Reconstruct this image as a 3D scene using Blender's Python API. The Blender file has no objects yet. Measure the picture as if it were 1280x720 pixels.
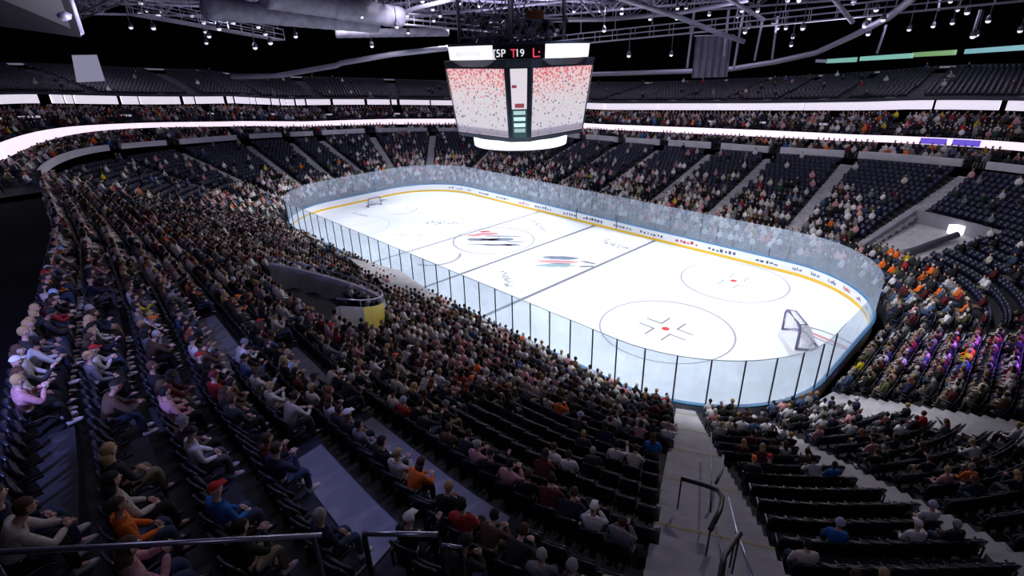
import bpy, bmesh, math, random
import numpy as np
from mathutils import Vector, Matrix
random.seed(7); RNG=np.random.default_rng(7)
SC=bpy.context.scene; COL=SC.collection
pi=math.pi
# ---------------------------------------------------------------- camera
CP=np.array([36.952,-35.040,18.756]); YAW,PITCH,ROLL,FPX=2.385,-.419,-.027,662.96
FW=np.array([math.cos(YAW)*math.cos(PITCH),math.sin(YAW)*math.cos(PITCH),math.sin(PITCH)])
RT=np.cross(FW,[0,0,1]); RT/=np.linalg.norm(RT); UP=np.cross(RT,FW)
R2=RT*math.cos(ROLL)+UP*math.sin(ROLL); U2=-RT*math.sin(ROLL)+UP*math.cos(ROLL)
def project(P):
    P=np.atleast_2d(P)-CP; d=P@FW; dd=np.where(np.abs(d)<1e-6,1e-6,d)
    return np.stack([640+FPX*(P@R2)/dd,360-FPX*(P@U2)/dd,d],1)
cam=bpy.data.cameras.new('camera'); co=bpy.data.objects.new('camera',cam); COL.objects.link(co)
cam.sensor_width=36; cam.lens=FPX*36/1280; cam.clip_start=.05; cam.clip_end=500
M=Matrix(((R2[0],U2[0],-FW[0],CP[0]),(R2[1],U2[1],-FW[1],CP[1]),(R2[2],U2[2],-FW[2],CP[2]),(0,0,0,1)))
co.matrix_world=M; SC.camera=co
# ---------------------------------------------------------------- rink and bowl geometry
L,W,R=30.48,12.95,8.53
S0=12.0; RA=(R+S0)*pi/2; LS=2*(L-R); SS=2*(W-R)
SEG=[LS,RA,SS,RA,LS,RA,SS,RA]; ACC=np.concatenate([[0],np.cumsum(SEG)]); UT=ACC[-1]
CC=[None,(L-R,-(W-R),-90),None,(L-R,W-R,0),None,(-(L-R),W-R,90),None,(-(L-R),-(W-R),180)]
ST=[((-(L-R),-W),(1,0),(0,-1)),None,((L,-(W-R)),(0,1),(1,0)),None,((L-R,W),(-1,0),(0,1)),None,((-L,W-R),(0,-1),(-1,0)),None]
def ring(u,s):
    """point at distance s outside the boards, and the outward normal"""
    u=u%UT; i=min(7,int(np.searchsorted(ACC,u,'right')-1)); d=u-ACC[i]
    if ST[i]:
        p,t,n=ST[i]; return (p[0]+t[0]*d+n[0]*s,p[1]+t[1]*d+n[1]*s),n
    x,y,a=CC[i]; a=math.radians(a+90*d/RA); n=(math.cos(a),math.sin(a))
    return (x+n[0]*(R+s),y+n[1]*(R+s)),n
def ringscale(u,s):
    i=min(7,int(np.searchsorted(ACC,u%UT,'right')-1)); return 1.0 if ST[i] else (R+s)/(R+S0)
def uang(corner,deg): return ACC[corner]+RA*deg/90.0
UG=np.linspace(0,UT,941)
def table(kn,sm=9):
    kn=sorted(kn); x=[k[0] for k in kn]; y=[k[1] for k in kn]
    x=[x[-1]-UT]+x+[x[0]+UT]; y=[y[-1]]+y+[y[0]]
    v=np.interp(UG,x,y); v2=np.concatenate([v[-sm-1:-1],v,v[1:sm+1]]); k=np.ones(2*sm+1)/(2*sm+1)
    return np.convolve(v2,k,'valid')
def tv(T,u): return float(np.interp(u%UT,UG,T))
Z20=table([(0,8.8),(21.95,9.8),(38,10.4),(49,10.7),(53.2,10.3),(60,9.5),(71.9,8.2),(80,7.8),(101,7.4),(119,6.7),(139,5.9),(156,5.4),(177,5.5),(198,6.5),(218,7.9),(232,8.5)])
CV=table([(0,.08),(21.95,.06),(38,.04),(49,.04),(60,.04),(71.9,.08),(80,.05),(139,.05),(198,.05),(225,.1)])
SP=table([(0,.88),(15,.905),(23,.92),(28,.94),(37,.98),(43,1.01),(46.5,1.04),(48.4,1.075),(49.6,1.11),(51.3,1.15),(53.3,1.18),(55,1.14),(58,1.06),(62,1.0),(71.9,.88),(80,.84),(139,.83),(198,.83),(218,.84),(225,.87)],4)
NROW=22; S1=.95
def zs(u,s):
    q=s/20.0; c=tv(CV,u); return .45+(tv(Z20,u)-.45)*((1-c)*q+c*q*q)
def row_s(u,k): return S1+k*tv(SP,u)
def row_z(u,k): return zs(u,row_s(u,k)+.5*tv(SP,u))     # tread height of row k
# ---------------------------------------------------------------- materials
MATS={}
def mat(name,col,rough=.6,metal=0,emit=0,ecol=None,noise=0,nscale=8,spec=.5,col2=None):
    if name in MATS: return MATS[name]
    m=bpy.data.materials.new(name); m.use_nodes=True; nt=m.node_tree; b=nt.nodes['Principled BSDF']
    b.inputs['Base Color'].default_value=(*col,1); b.inputs['Roughness'].default_value=rough
    b.inputs['Metallic'].default_value=metal; b.inputs['Specular IOR Level'].default_value=spec
    if noise:
        tc=nt.nodes.new('ShaderNodeTexCoord'); n=nt.nodes.new('ShaderNodeTexNoise'); n.inputs['Scale'].default_value=nscale; n.inputs['Detail'].default_value=4
        r=nt.nodes.new('ShaderNodeValToRGB'); r.color_ramp.elements[0].position=.35; r.color_ramp.elements[1].position=.65
        c2=col2 or tuple(c*(1-noise) for c in col)
        r.color_ramp.elements[0].color=(*c2,1); r.color_ramp.elements[1].color=(*col,1)
        nt.links.new(tc.outputs['Object'],n.inputs['Vector']); nt.links.new(n.outputs['Fac'],r.inputs['Fac']); nt.links.new(r.outputs['Color'],b.inputs['Base Color'])
    if emit:
        b.inputs['Emission Color'].default_value=(*(ecol or col),1); b.inputs['Emission Strength'].default_value=emit
    MATS[name]=m; return m
def attr_mat(name,rough=.8):
    m=bpy.data.materials.new(name); m.use_nodes=True; nt=m.node_tree; b=nt.nodes['Principled BSDF']
    a=nt.nodes.new('ShaderNodeAttribute'); a.attribute_name='tint'; nt.links.new(a.outputs['Color'],b.inputs['Base Color']); b.inputs['Roughness'].default_value=rough
    b.inputs['Specular IOR Level'].default_value=.3
    return m
def ice_mat():
    m=mat('ice',(.86,.9,.96),rough=.55,noise=1,nscale=.25,col2=(.80,.85,.93),spec=.25); return m
def glass_mat():
    m=bpy.data.materials.new('acrylic_glass'); m.use_nodes=True; nt=m.node_tree; nt.nodes.clear()
    o=nt.nodes.new('ShaderNodeOutputMaterial'); t=nt.nodes.new('ShaderNodeBsdfTransparent'); t.inputs[0].default_value=(.93,.97,1,1)
    d=nt.nodes.new('ShaderNodeBsdfDiffuse'); d.inputs[0].default_value=(.78,.87,1.0,1); tr=nt.nodes.new('ShaderNodeBsdfTranslucent'); tr.inputs[0].default_value=(.78,.87,1.0,1)
    g=nt.nodes.new('ShaderNodeBsdfGlossy'); g.inputs['Roughness'].default_value=.12; g.inputs[0].default_value=(.8,.9,1,1)
    n=nt.nodes.new('ShaderNodeTexNoise'); n.inputs['Scale'].default_value=.8; n.inputs['Detail'].default_value=4
    tc=nt.nodes.new('ShaderNodeTexCoord'); nt.links.new(tc.outputs['Object'],n.inputs['Vector'])
    mr=nt.nodes.new('ShaderNodeMapRange'); mr.inputs['From Min'].default_value=.3; mr.inputs['From Max'].default_value=.7; mr.inputs['To Min'].default_value=.22; mr.inputs['To Max'].default_value=.28
    nt.links.new(n.outputs['Fac'],mr.inputs['Value'])
    a=nt.nodes.new('ShaderNodeMixShader'); a.inputs[0].default_value=.5; nt.links.new(d.outputs[0],a.inputs[1]); nt.links.new(tr.outputs[0],a.inputs[2])
    b=nt.nodes.new('ShaderNodeMixShader'); nt.links.new(mr.outputs[0],b.inputs[0]); nt.links.new(t.outputs[0],b.inputs[1]); nt.links.new(a.outputs[0],b.inputs[2])
    c=nt.nodes.new('ShaderNodeMixShader'); c.inputs[0].default_value=.05; nt.links.new(b.outputs[0],c.inputs[1]); nt.links.new(g.outputs[0],c.inputs[2])
    nt.links.new(c.outputs[0],o.inputs['Surface']); return m
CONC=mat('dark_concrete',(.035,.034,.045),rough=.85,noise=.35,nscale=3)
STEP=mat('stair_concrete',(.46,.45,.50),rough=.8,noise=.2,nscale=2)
PALE=mat('pale_concrete',(.55,.54,.58),rough=.75,noise=.2,nscale=1.5)
NOSE=mat('step_nosing',(.40,.31,.16),rough=.6)
BLK=mat('black_plastic',(.007,.007,.011),rough=.42)
SEATM=mat('seat_plastic',(.018,.019,.034),rough=.36,noise=.3,nscale=4)
NAVY=mat('navy_seat',(.012,.016,.045),rough=.4)
STEEL=mat('painted_steel',(.42,.40,.52),rough=.5,metal=.3)
DSTEEL=mat('dark_steel',(.10,.10,.14),rough=.5,metal=.4)
RAILM=mat('rail_metal',(.45,.45,.6),rough=.3,metal=.8)
WHITE=mat('white_board',(.85,.88,.93),rough=.4)
YEL=mat('yellow_kickplate',(.85,.55,.03),rough=.5)
BLUE=mat('blue_rail',(.05,.22,.42),rough=.4)
LEDGE=mat('ledge_panel',(.80,.78,.88),rough=.6,noise=.15,nscale=1)
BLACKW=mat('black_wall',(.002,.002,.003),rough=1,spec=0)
ICE=ice_mat(); GLASS=glass_mat()
# ---------------------------------------------------------------- mesh builder
class MB:
    def __init__(s): s.v=[]; s.f=[]
    def add(s,vs,fs):
        n=len(s.v); s.v+= [tuple(map(float,p)) for p in vs]; s.f+=[tuple(i+n for i in f) for f in fs]; return s
    def hexa(s,p):  # 8 points: bottom 4 ccw, top 4 ccw
        return s.add(p,[(3,2,1,0),(4,5,6,7),(0,1,5,4),(1,2,6,5),(2,3,7,6),(3,0,4,7)])
    def box(s,x0,x1,y0,y1,z0,z1): return s.hexa([(x0,y0,z0),(x1,y0,z0),(x1,y1,z0),(x0,y1,z0),(x0,y0,z1),(x1,y0,z1),(x1,y1,z1),(x0,y1,z1)])
    def tube(s,pts,r,n=8,cap=True,closed=False):
        pts=[Vector(p) for p in pts]; N=len(pts); rr=r if isinstance(r,(list,tuple)) else [r]*N; rings=[]; up=None
        for i,p in enumerate(pts):
            a=pts[i-1] if (i>0 or closed) else p; b=pts[(i+1)%N] if (i<N-1 or closed) else p
            t=(b-a)
            if t.length<1e-9: t=Vector((0,0,1))
            t.normalize()
            if up is None: up=Vector((0,0,1)) if abs(t.z)<.9 else Vector((1,0,0))
            x=t.cross(up)
            if x.length<1e-6: x=t.cross(Vector((1,0,0)))
            x.normalize(); y=x.cross(t)
            rings.append([p+x*math.cos(2*pi*k/n)*rr[i]+y*math.sin(2*pi*k/n)*rr[i] for k in range(n)])
        vs=[q for g in rings for q in g]; fs=[]
        for i in range(N if closed else N-1):
            j=(i+1)%N
            for k in range(n): fs.append((i*n+k,i*n+(k+1)%n,j*n+(k+1)%n,j*n+k))
        if cap and not closed: fs.append(tuple(range(n))[::-1]); fs.append(tuple((N-1)*n+k for k in range(n)))
        return s.add(vs,fs)
    def bar(s,a,b,w,h):
        a=Vector(a); b=Vector(b); t=(b-a).normalized(); up=Vector((0,0,1)) if abs(t.z)<.95 else Vector((1,0,0))
        x=t.cross(up).normalized(); y=x.cross(t)
        x*=w/2; y*=h/2
        return s.hexa([a-x-y,a+x-y,b+x-y,b-x-y,a-x+y,a+x+y,b+x+y,b-x+y])
    def ell(s,c,r,n=10,m=7):
        vs=[(c[0],c[1],c[2]-r[2])]
        for j in range(1,m):
            t=-pi/2+pi*j/m
            for k in range(n): vs.append((c[0]+r[0]*math.cos(t)*math.cos(2*pi*k/n),c[1]+r[1]*math.cos(t)*math.sin(2*pi*k/n),c[2]+r[2]*math.sin(t)))
        vs.append((c[0],c[1],c[2]+r[2])); fs=[]
        for k in range(n): fs.append((0,1+(k+1)%n,1+k))
        for j in range(m-2):
            for k in range(n): fs.append((1+j*n+k,1+j*n+(k+1)%n,1+(j+1)*n+(k+1)%n,1+(j+1)*n+k))
        T=len(vs)-1
        for k in range(n): fs.append((T,1+(m-2)*n+k,1+(m-2)*n+(k+1)%n))
        return s.add(vs,fs)
    def mesh(s,name,m=None,smooth=False):
        use=sorted({i for f in s.f for i in f})
        if len(use)<len(s.v):
            mp={i:j for j,i in enumerate(use)}; s.v=[s.v[i] for i in use]; s.f=[tuple(mp[i] for i in f) for f in s.f]
        me=bpy.data.meshes.new(name); me.from_pydata(s.v,[],s.f); me.update()
        if smooth: me.polygons.foreach_set('use_smooth',[True]*len(me.polygons))
        if m: me.materials.append(m)
        return me
    def build(s,name,m=None,parent=None,smooth=False,label=None):
        o=bpy.data.objects.new(name,s.mesh(name,m,smooth)); COL.objects.link(o)
        if parent: o.parent=parent
        if label: o['label']=label
        return o
def tag(o,label=None,cat=None,group=None,kind=None):
    if label: o['label']=label
    if cat: o['category']=cat
    if group: o['group']=group
    if kind: o['kind']=kind
    return o
def empty(name,loc=(0,0,0),rz=0):
    o=bpy.data.objects.new(name,None); COL.objects.link(o); o.location=loc; o.rotation_euler=(0,0,rz); o.empty_display_size=.1; return o
def local(root,pts):
    mi=(Matrix.Translation(root.location)@root.rotation_euler.to_matrix().to_4x4()).inverted(); return [tuple(mi@Vector(p)) for p in pts]
def camray(px,py,t):
    d=FW*FPX+R2*(px-640)-U2*(py-360); d/=np.linalg.norm(d); return tuple(CP+d*t)
def zplane(px,py,z):
    d=FW*FPX+R2*(px-640)-U2*(py-360); return tuple(CP+d*((z-CP[2])/d[2]))
# ---------------------------------------------------------------- sections, aisles
# aisle centre u, half width (m)
def ux(side,x): return (x+(L-R)) if side=='near' else ACC[4]+((L-R)-x)
def uy(side,y): return ACC[2]+(y+(W-R)) if side=='right' else ACC[6]+((W-R)-y)
AISLES=[('near',ux('near',-17.5),.6,'across the near stand towards the far-left corner'),
 ('near',ux('near',-8.5),.55,'in the near stand beyond the curved wall'),
 ('near',ux('near',4.5),.65,'in the near stand beside the curved entrance wall'),
 ('corner',54.15,-1.08,'wide with yellow nosings at the bottom centre'),
 ('corner',uang(1,47),.5,'between black rows at the lower right'),
 ('corner',uang(1,78),1.1,'wide and pale behind the near end of the rink glass'),
 ('right',uy('right',4.0),.6,'among fans in orange behind the near end glass'),
 ('far',uang(3,72),.6,'beside the pale tunnel ramp in the far-right corner'),
 ('far',ux('far',20),.6,'on the far side just left of the tunnel ramp'),
 ('far',ux('far',11.8),.6,'on the far side, second to the left of the tunnel ramp'),
 ('far',ux('far',4.4),.6,'on the far side, third to the left of the tunnel ramp'),
 ('far',ux('far',-3.2),.6,'on the far side, fourth to the left of the tunnel ramp'),
 ('far',ux('far',-10.3),.55,'on the far side just right of the scoreboard'),
 ('far',ux('far',-17.7),.55,'on the far side under the scoreboard right edge'),
 ('far',uang(5,22),.55,'in the far corner behind the scoreboard bottom ring'),
 ('far',uang(5,50),.55,'just left of the scoreboard above the far glass'),
 ('end',uang(5,72),.55,'second to the left of the scoreboard behind the far end'),
 ('end',uy('left',4.2),.55,'third to the left of the scoreboard behind the far end'),
 ('end',uy('left',-.9),.55,'fourth to the left of the scoreboard behind the far end'),
 ('end',uang(7,6),.55,'fifth to the left of the scoreboard behind the far end'),
 ('end',uang(7,27),.55,'long and slanting, sixth to the left of the scoreboard'),
 ('end',uang(7,45),.5,'leftmost, slanting under the curving ribbon board')]
AIS=sorted([(u%UT,h,d) for _,u,h,d in AISLES])
AU=[a[0] for a in AIS]
VOM=(103.2,110.6); VOMK=(5,12)                      # tunnel in the far-right corner
NV=(ux('near',6),ux('near',15.5)); NVK=(9,12)           # curved entrance in the near stand
def in_vom(u,k): return VOM[0]<u%UT<VOM[1] and VOMK[0]<=k<=VOMK[1]
def in_nv(u,k): return NV[0]<u%UT<NV[1] and NVK[0]<=k<=NVK[1]
# open strips of floor (seats folded away) u range, row
STRIPS=[(36.5,43,17),(47,50.4,17),(40,44.8,15),(46,51.2,15),(ux('near',-9),ux('near',1.5),2),(ux('near',-9),ux('near',0),3)]
def in_strip(u,k): return any(a<u%UT<b and k==r for a,b,r in STRIPS)
# ---------------------------------------------------------------- terraces
def usamples(u0,u1,st=1.2):
    n=max(2,int(math.ceil((u1-u0)/st))+1); return list(np.linspace(u0,u1,n))
def P3(u,s,z): (x,y),n=ring(u,s); return (x,y,z)
def terrace(name,us,ks,mtl,skip=None,front=True):
    mb=MB()
    for k in ks:
        for a,b in zip(us,us[1:]):
            if skip and skip((a+b)/2,k): continue
            q=[]
            for u in (a,b):
                s0,s1=row_s(u,k),row_s(u,k+1); z=row_z(u,k); zn=row_z(u,k+1)
                zp=row_z(u,k-1) if k>0 else 0.0
                q.append((P3(u,s0,zp-.02),P3(u,s0,z),P3(u,s1,z)))
            mb.add([q[0][0],q[1][0],q[1][1],q[0][1],q[1][2],q[0][2]],[(0,1,2,3),(3,2,4,5)])
    return mb.build(name,mtl)
us=usamples(0,UT,1.1)
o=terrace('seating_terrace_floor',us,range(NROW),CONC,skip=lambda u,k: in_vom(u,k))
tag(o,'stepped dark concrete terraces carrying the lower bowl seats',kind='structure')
PCON=mat('strip_concrete',(.30,.30,.34),rough=.7,noise=.2,nscale=1.5)  # paler copy of the terrace concrete, its colour standing in for lit floor
for i,(a,b,k) in enumerate(STRIPS):
    mb=MB(); v=[]; us_=usamples(a+.3,b-.3,.8)
    for u in us_:
        s0,s1=row_s(u,k)+.06,row_s(u,k+1)-.22; z=row_z(u,k)+.006
        v+=[P3(u,s0,z),P3(u,s0,z+.03),P3(u,s1,z+.03),P3(u,s1,z)]
    mb.add(v,[(j*4+q,(j+1)*4+q,(j+1)*4+(q+1)%4,j*4+(q+1)%4) for j in range(len(us_)-1) for q in range(4)]+[(0,1,2,3),tuple(4*len(us_)-4+q for q in (3,2,1,0))])
    tag(mb.build('trim_%d'%(i+2),PCON),'pale bare floor strip between two rows of seats',kind='structure')
# ---------------------------------------------------------------- aisle stairs (one thing each)
for ai,(u,h,desc) in enumerate(AIS):
    root=empty('aisle_stairs',P3(u,S1,0)); tag(root,'grey concrete aisle stairs '+desc,'stairs','stairs between the seat blocks')
    st=MB(); no=MB()
    for k in range(NROW):
        if in_vom(u,k) or (u>ACC[3]+5 and k<4): continue
        s0,s1=row_s(u,k),row_s(u,k+1)
        du0=h/ringscale(u,s0) if h>0 else -h; du1=h/ringscale(u,s1) if h>0 else -h; sm=(s0+s1)/2
        z=max(row_z(u-du1,k),row_z(u+du1,k),row_z(u,k)); zn=max(row_z(u-du1,k+1),row_z(u+du1,k+1)); zp=row_z(u,k-1)-.1 if k else 0; zm=(z+zn)/2
        for (a,b,zt,zl,da,db) in ((s0,sm,z+.02,zp,du0,(du0+du1)/2),(sm,s1,zm,z,(du0+du1)/2,du1)):
            c=[P3(u-da,a-.04,0),P3(u+da,a-.04,0),P3(u+db,b-.04,0),P3(u-db,b-.04,0)]
            st.hexa([(x,y,zl) for x,y,_ in c]+[(x,y,zt) for x,y,_ in c])
            if h<0 and k%3==1 and a==s0:
                c=[P3(u-da,a-.05,0),P3(u+da,a-.05,0),P3(u+da,a+.01,0),P3(u-da,a+.01,0)]
                no.hexa([(x,y,zt-.04) for x,y,_ in c]+[(x,y,zt+.006) for x,y,_ in c])
    off=root.location
    for m_ in (st,no): m_.v=[(x-off.x,y-off.y,z-off.z) for x,y,z in m_.v]
    st.build('steps',STEP,root)
    if h<0: no.build('step_nosings',NOSE,root,label='dull yellow step nosings')
# ---------------------------------------------------------------- ice and markings
def rpts(off=0,st=.6,z=0,u0=0,u1=UT):
    """points along the board line"""
    out=[]; n=int((u1-u0)/st)
    for u in np.linspace(u0,u1,n+1)[: n if u1-u0>=UT-.01 else n+1]: out.append(P3(u,off,z))
    return out
rink=empty('ice_rink'); tag(rink,'bright white ice rink with painted lines, circles and faded logos','ice rink')
ip=rpts(0,.8,0); mb=MB(); mb.add(ip+[(0,0,0)],[(i,(i+1)%len(ip),len(ip)) for i in range(len(ip))]); mb.build('ice_surface',ICE,rink)
GREYL=mat('grey_line',(.17,.18,.24),rough=.6); LGREY=mat('pale_grey_line',(.32,.33,.40),rough=.6)
FGREY=mat('faint_grey_paint',(.36,.38,.46),rough=.6); REDP=mat('red_paint',(.62,.03,.03),rough=.6); PINK=mat('pink_paint',(.72,.34,.38),rough=.6)
TEALP=mat('teal_paint',(.32,.50,.54),rough=.6); SLATE=mat('slate_paint',(.20,.23,.34),rough=.6)
def flat(name,poly,m,z=.006,label=None):
    mb=MB(); mb.add([(x,y,z) for x,y in poly],[tuple(range(len(poly)))]); return mb.build(name,m,rink,label=label)
def annulus(name,cx,cy,r,w,m,z=.006,a0=0,a1=360,rx=1):
    n=64; mb=MB(); v=[]; full=(a1-a0>=360)
    for i in range(n+1):
        a=math.radians(a0+(a1-a0)*i/n)
        for q in (r-w/2,r+w/2): v.append((cx+rx*q*math.cos(a),cy+q*math.sin(a),z))
    mb.add(v,[(2*i,2*i+1,2*i+3,2*i+2) for i in range(n)]); return mb.build(name,m,rink)
def rline(name,x,w,m): flat(name,[(x-w/2,-W+.1),(x+w/2,-W+.1),(x+w/2,W-.1),(x-w/2,W-.1)],m)
rline('blue_line',8.6,.36,GREYL); rline('centre_line',.55,.34,GREYL); rline('blue_line',-8.3,.32,LGREY)
SPOTS=[zplane(832,411,0),zplane(917,351,0)]
for i,(x,y,_) in enumerate(SPOTS):
    annulus('faceoff_circle',x,y,4.75 if i==0 else 4.4,.13,LGREY)
    mb=MB(); mb.add([(x+.28*math.cos(a*pi/8),y+.28*math.sin(a*pi/8),.008) for a in range(16)],[tuple(range(16))]); mb.build('faceoff_dot',REDP,rink,label='red faceoff dot')
    mk=MB()
    for sy in (-1,1):
        for sx in (-1,1):
            mk.add([(x+sx*.6,y+sy*.45,.006),(x+sx*1.9,y+sy*.45,.006),(x+sx*1.9,y+sy*.57,.006),(x+sx*.6,y+sy*.57,.006)],[(0,1,2,3)])
            mk.add([(x+sx*.6,y+sy*.45,.006),(x+sx*.72,y+sy*.45,.006),(x+sx*.72,y+sy*1.7,.006),(x+sx*.6,y+sy*1.7,.006)],[(0,1,2,3)])
    mk.build('faceoff_marks',LGREY if i else GREYL,rink)
annulus('far_faceoff_circle',-21.03,-6.7,4.57,.05,FGREY); annulus('far_faceoff_circle',-21.03,6.7,4.57,.05,FGREY)
def ellip(cx,cy,rx,ry,rot=0,n=20,jag=0):
    o=[]
    for i in range(n):
        a=2*pi*i/n; q=1+jag*random.uniform(-1,1); x=rx*q*math.cos(a); y=ry*q*math.sin(a)
        o.append((cx+x*math.cos(rot)-y*math.sin(rot),cy+x*math.sin(rot)+y*math.cos(rot)))
    return o
# centre ice roundel
cx,cy,_=zplane(617,300,0)
annulus('centre_ice_circle',cx,cy,4.4,.16,LGREY)
for name,dx,dy,rx,ry,ro,m in (('logo_patch',-2.2,.9,1.5,.5,.8,PINK),('logo_patch',-1.2,-.9,1.7,.45,.7,SLATE),('logo_patch',.4,.6,1.6,.5,.75,SLATE),('logo_patch',-2.9,-.5,.8,.35,.7,PINK),('logo_patch',1.6,-.8,1.7,.28,.7,GREYL),('logo_patch',2.3,1.2,1.2,.25,.7,FGREY),('logo_patch',.1,-1.9,1.4,.18,.7,FGREY),('logo_patch',-3.0,1.3,.7,.22,.9,REDP),('logo_patch',0,1.7,1.9,.3,.7,FGREY),('logo_patch',2.6,.2,.9,.35,.6,SLATE),('logo_patch',-.4,-.1,1.1,.22,.75,LGREY)):
    flat(name,ellip(cx+dx,cy+dy,rx,ry,ro,22,.22),m)
# blue-line roundel
cx,cy,_=zplane(697,327,0)
for dx,dy,rx,ry,ro,m in ((-.5,.9,1.9,.45,.65,SLATE),(0,0,1.9,.38,.7,PINK),(.5,-.9,1.7,.42,.7,TEALP),(2.3,1.8,.8,.2,.2,GREYL),(2.9,.9,.8,.2,.8,GREYL),(.6,-.25,1.2,.12,.7,GREYL)):
    flat('logo_patch',ellip(cx+dx,cy+dy,rx,ry,ro,22,.2),m)
def scribble(name,px,py,length,h,ang,m,n=9):
    """worn, unreadable lettering painted on the ice"""
    x,y,_=zplane(px,py,0); mb=MB(); c,s=math.cos(ang),math.sin(ang)
    for i in range(n):
        a=-length/2+length*(i+.5)/n; w=length/n*.72
        for j in range(random.choice((2,3))):
            u0=a+random.uniform(-.5,.2)*w; v0=random.uniform(-.5,.2)*h; uu=u0+w*random.choice((.35,.95)); vv=v0+h*random.choice((.3,.8)) if uu-u0<w*.5 else v0+h*.3
            mb.add([(x+p*c-q*s,y+p*s+q*c,.007+.0004*j) for p,q in ((u0,v0),(uu,v0),(uu,vv),(u0,vv))],[(0,1,2,3)])
    mb.build(name,m,rink)
for px,py,l,h,an,m in ((555,279,4.6,1.3,.75,FGREY),(768,306,3.6,1.2,-.2,FGREY),(632,348,3.8,.9,-.65,LGREY),(672,281,5,.7,-.55,FGREY),(512,294,4,.5,.7,FGREY),(450,268,3,.5,.2,FGREY),(470,252,3.2,1.0,1.55,SLATE),(693,384,1.6,.5,0,FGREY),(610,262,3,.5,.1,FGREY)):
    scribble('painted_lettering',px,py,l,h,an,m)
x0,y0,_=zplane(543,320,0); annulus('swoosh_arc',x0,y0,2.6,.3,LGREY,a0=-75,a1=60)
annulus('faded_arc',zplane(500,262,0)[0],zplane(500,262,0)[1],2.2,.12,FGREY,a0=-60,a1=60)
# grey oval outlines behind the near goal
x0,y0,_=zplane(1030,421,0)
mb=MB(); v=[]; n=40
for i in range(n):
    a=2*pi*i/n
    for q in (1,.84): 
        ex,ey=2.15*q*math.cos(a),(.75*q)*math.sin(a); ro=-.22
        v.append((x0+.3+ex*math.cos(ro)-ey*math.sin(ro),y0+ex*math.sin(ro)+ey*math.cos(ro),.01))
mb.add(v,[(2*i,2*i+1,(2*i+3)%(2*n),(2*i+2)%(2*n)) for i in range(n)]); mb.build('oval_outline',SLATE,rink,label='grey oval outline painted behind the goal')
flat('oval_stripe',ellip(x0+.3,y0-.25,1.5,.18,-.22),PINK)
# ---------------------------------------------------------------- goals
NETM=mat('goal_net_cord',(.80,.80,.88),rough=.8); FRM=mat('goal_frame',(.16,.15,.27),rough=.4)
def goal(x,y,rz,sc,label):
    g=empty('hockey_goal',(x,y,0),rz); tag(g,label,'goal')
    w,h,d=.95*sc,1.15*sc,1.0*sc
    fr=MB(); fr.tube([(-w,0,.03),(-w,0,h*.8),(-w*.86,0,h*.96),(-w*.6,0,h),(w*.6,0,h),(w*.86,0,h*.96),(w,0,h*.8),(w,0,.03)],.06*sc,10)
    fr.build('goal_posts',FRM,g,True)
    b=MB(); b.tube([(-w,0,.04),(-w*1.02,-d*.6,.04),(-w*.7,-d,.04),(w*.7,-d,.04),(w*1.02,-d*.6,.04),(w,0,.04)],.06*sc,8); b.tube([(-w*.8,0,h),(-w*.7,-d*.35,h*.98),(w*.7,-d*.35,h*.98),(w*.8,0,h)],.03*sc,8); b.build('base_frame',FRM,g,True)
    # net skin: domed back of fine cords
    def pt(a,t):
        X=w*math.cos(a); base=(-d*math.sin(a)); top=-d*.38*math.sin(a)
        z=t*h*.98; y=base+(top-base)*t**2; return (X*(1-.12*t),y,max(.03,z*(1-.0*math.sin(a))))
    nt=MB()
    A=[pi*i/26 for i in range(27)]; T=[i/12 for i in range(13)]
    for a in A: nt.tube([pt(a,t) for t in T],.012*sc,4,False)
    for t in T: nt.tube([pt(a,t) for a in A],.012*sc,4,False)
    for i in range(1,12):
        yy=-d*.38*i/12; nt.tube([(-w*.88,yy*.6,h*.98),(w*.88,yy*.6,h*.98)],.012*sc,4,False)
    nt.build('net',NETM,g)
    return g
gx,gy,_=zplane(986,424,0)
goal(gx,gy,math.radians(128),1.5,'hockey goal with white net and dark frame on the ice by the near end boards')
goal(-27.1,.2,-pi/2,1.0,'small hockey goal far away at the other end of the rink')
# ---------------------------------------------------------------- boards and glass
rb=empty('rink_boards'); tag(rb,'white dasher boards with yellow kickplate and clear acrylic glass around the rink','rink boards')
def sweep(name,prof,m,u0=0,u1=UT,st=.9,parent=rb,label=None):
    """prof: closed list of (s,z) swept along the rink outline"""
    us_=usamples(u0,u1,st); closed=(u1-u0)>=UT-.01
    if closed: us_=us_[:-1]
    n=len(prof); mb=MB(); v=[]
    for u in us_:
        for s,z in prof: v.append(P3(u,s,z))
    fs=[]; N=len(us_)
    for i in range(N if closed else N-1):
        j=(i+1)%N
        for k in range(n): fs.append((i*n+k,i*n+(k+1)%n,j*n+(k+1)%n,j*n+k))
    if not closed: fs.append(tuple(range(n))); fs.append(tuple((N-1)*n+k for k in range(n))[::-1])
    mb.add(v,fs); return mb.build(name,m,parent,label=label)
def rect(s0,s1,z0,z1): return [(s0,z0),(s1,z0),(s1,z1),(s0,z1)]
sweep('board_wall',rect(.0,.16,.24,1.02),WHITE)
sweep('kick_plate',rect(-.04,.16,0,.24),YEL,label='yellow kickplate')
sweep('top_rail',rect(-.03,.22,1.02,1.1),BLUE,label='blue top rail')
H0,H1=1.1,3.89
NP=94
uu=np.linspace(0,UT,NP+1)
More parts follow.
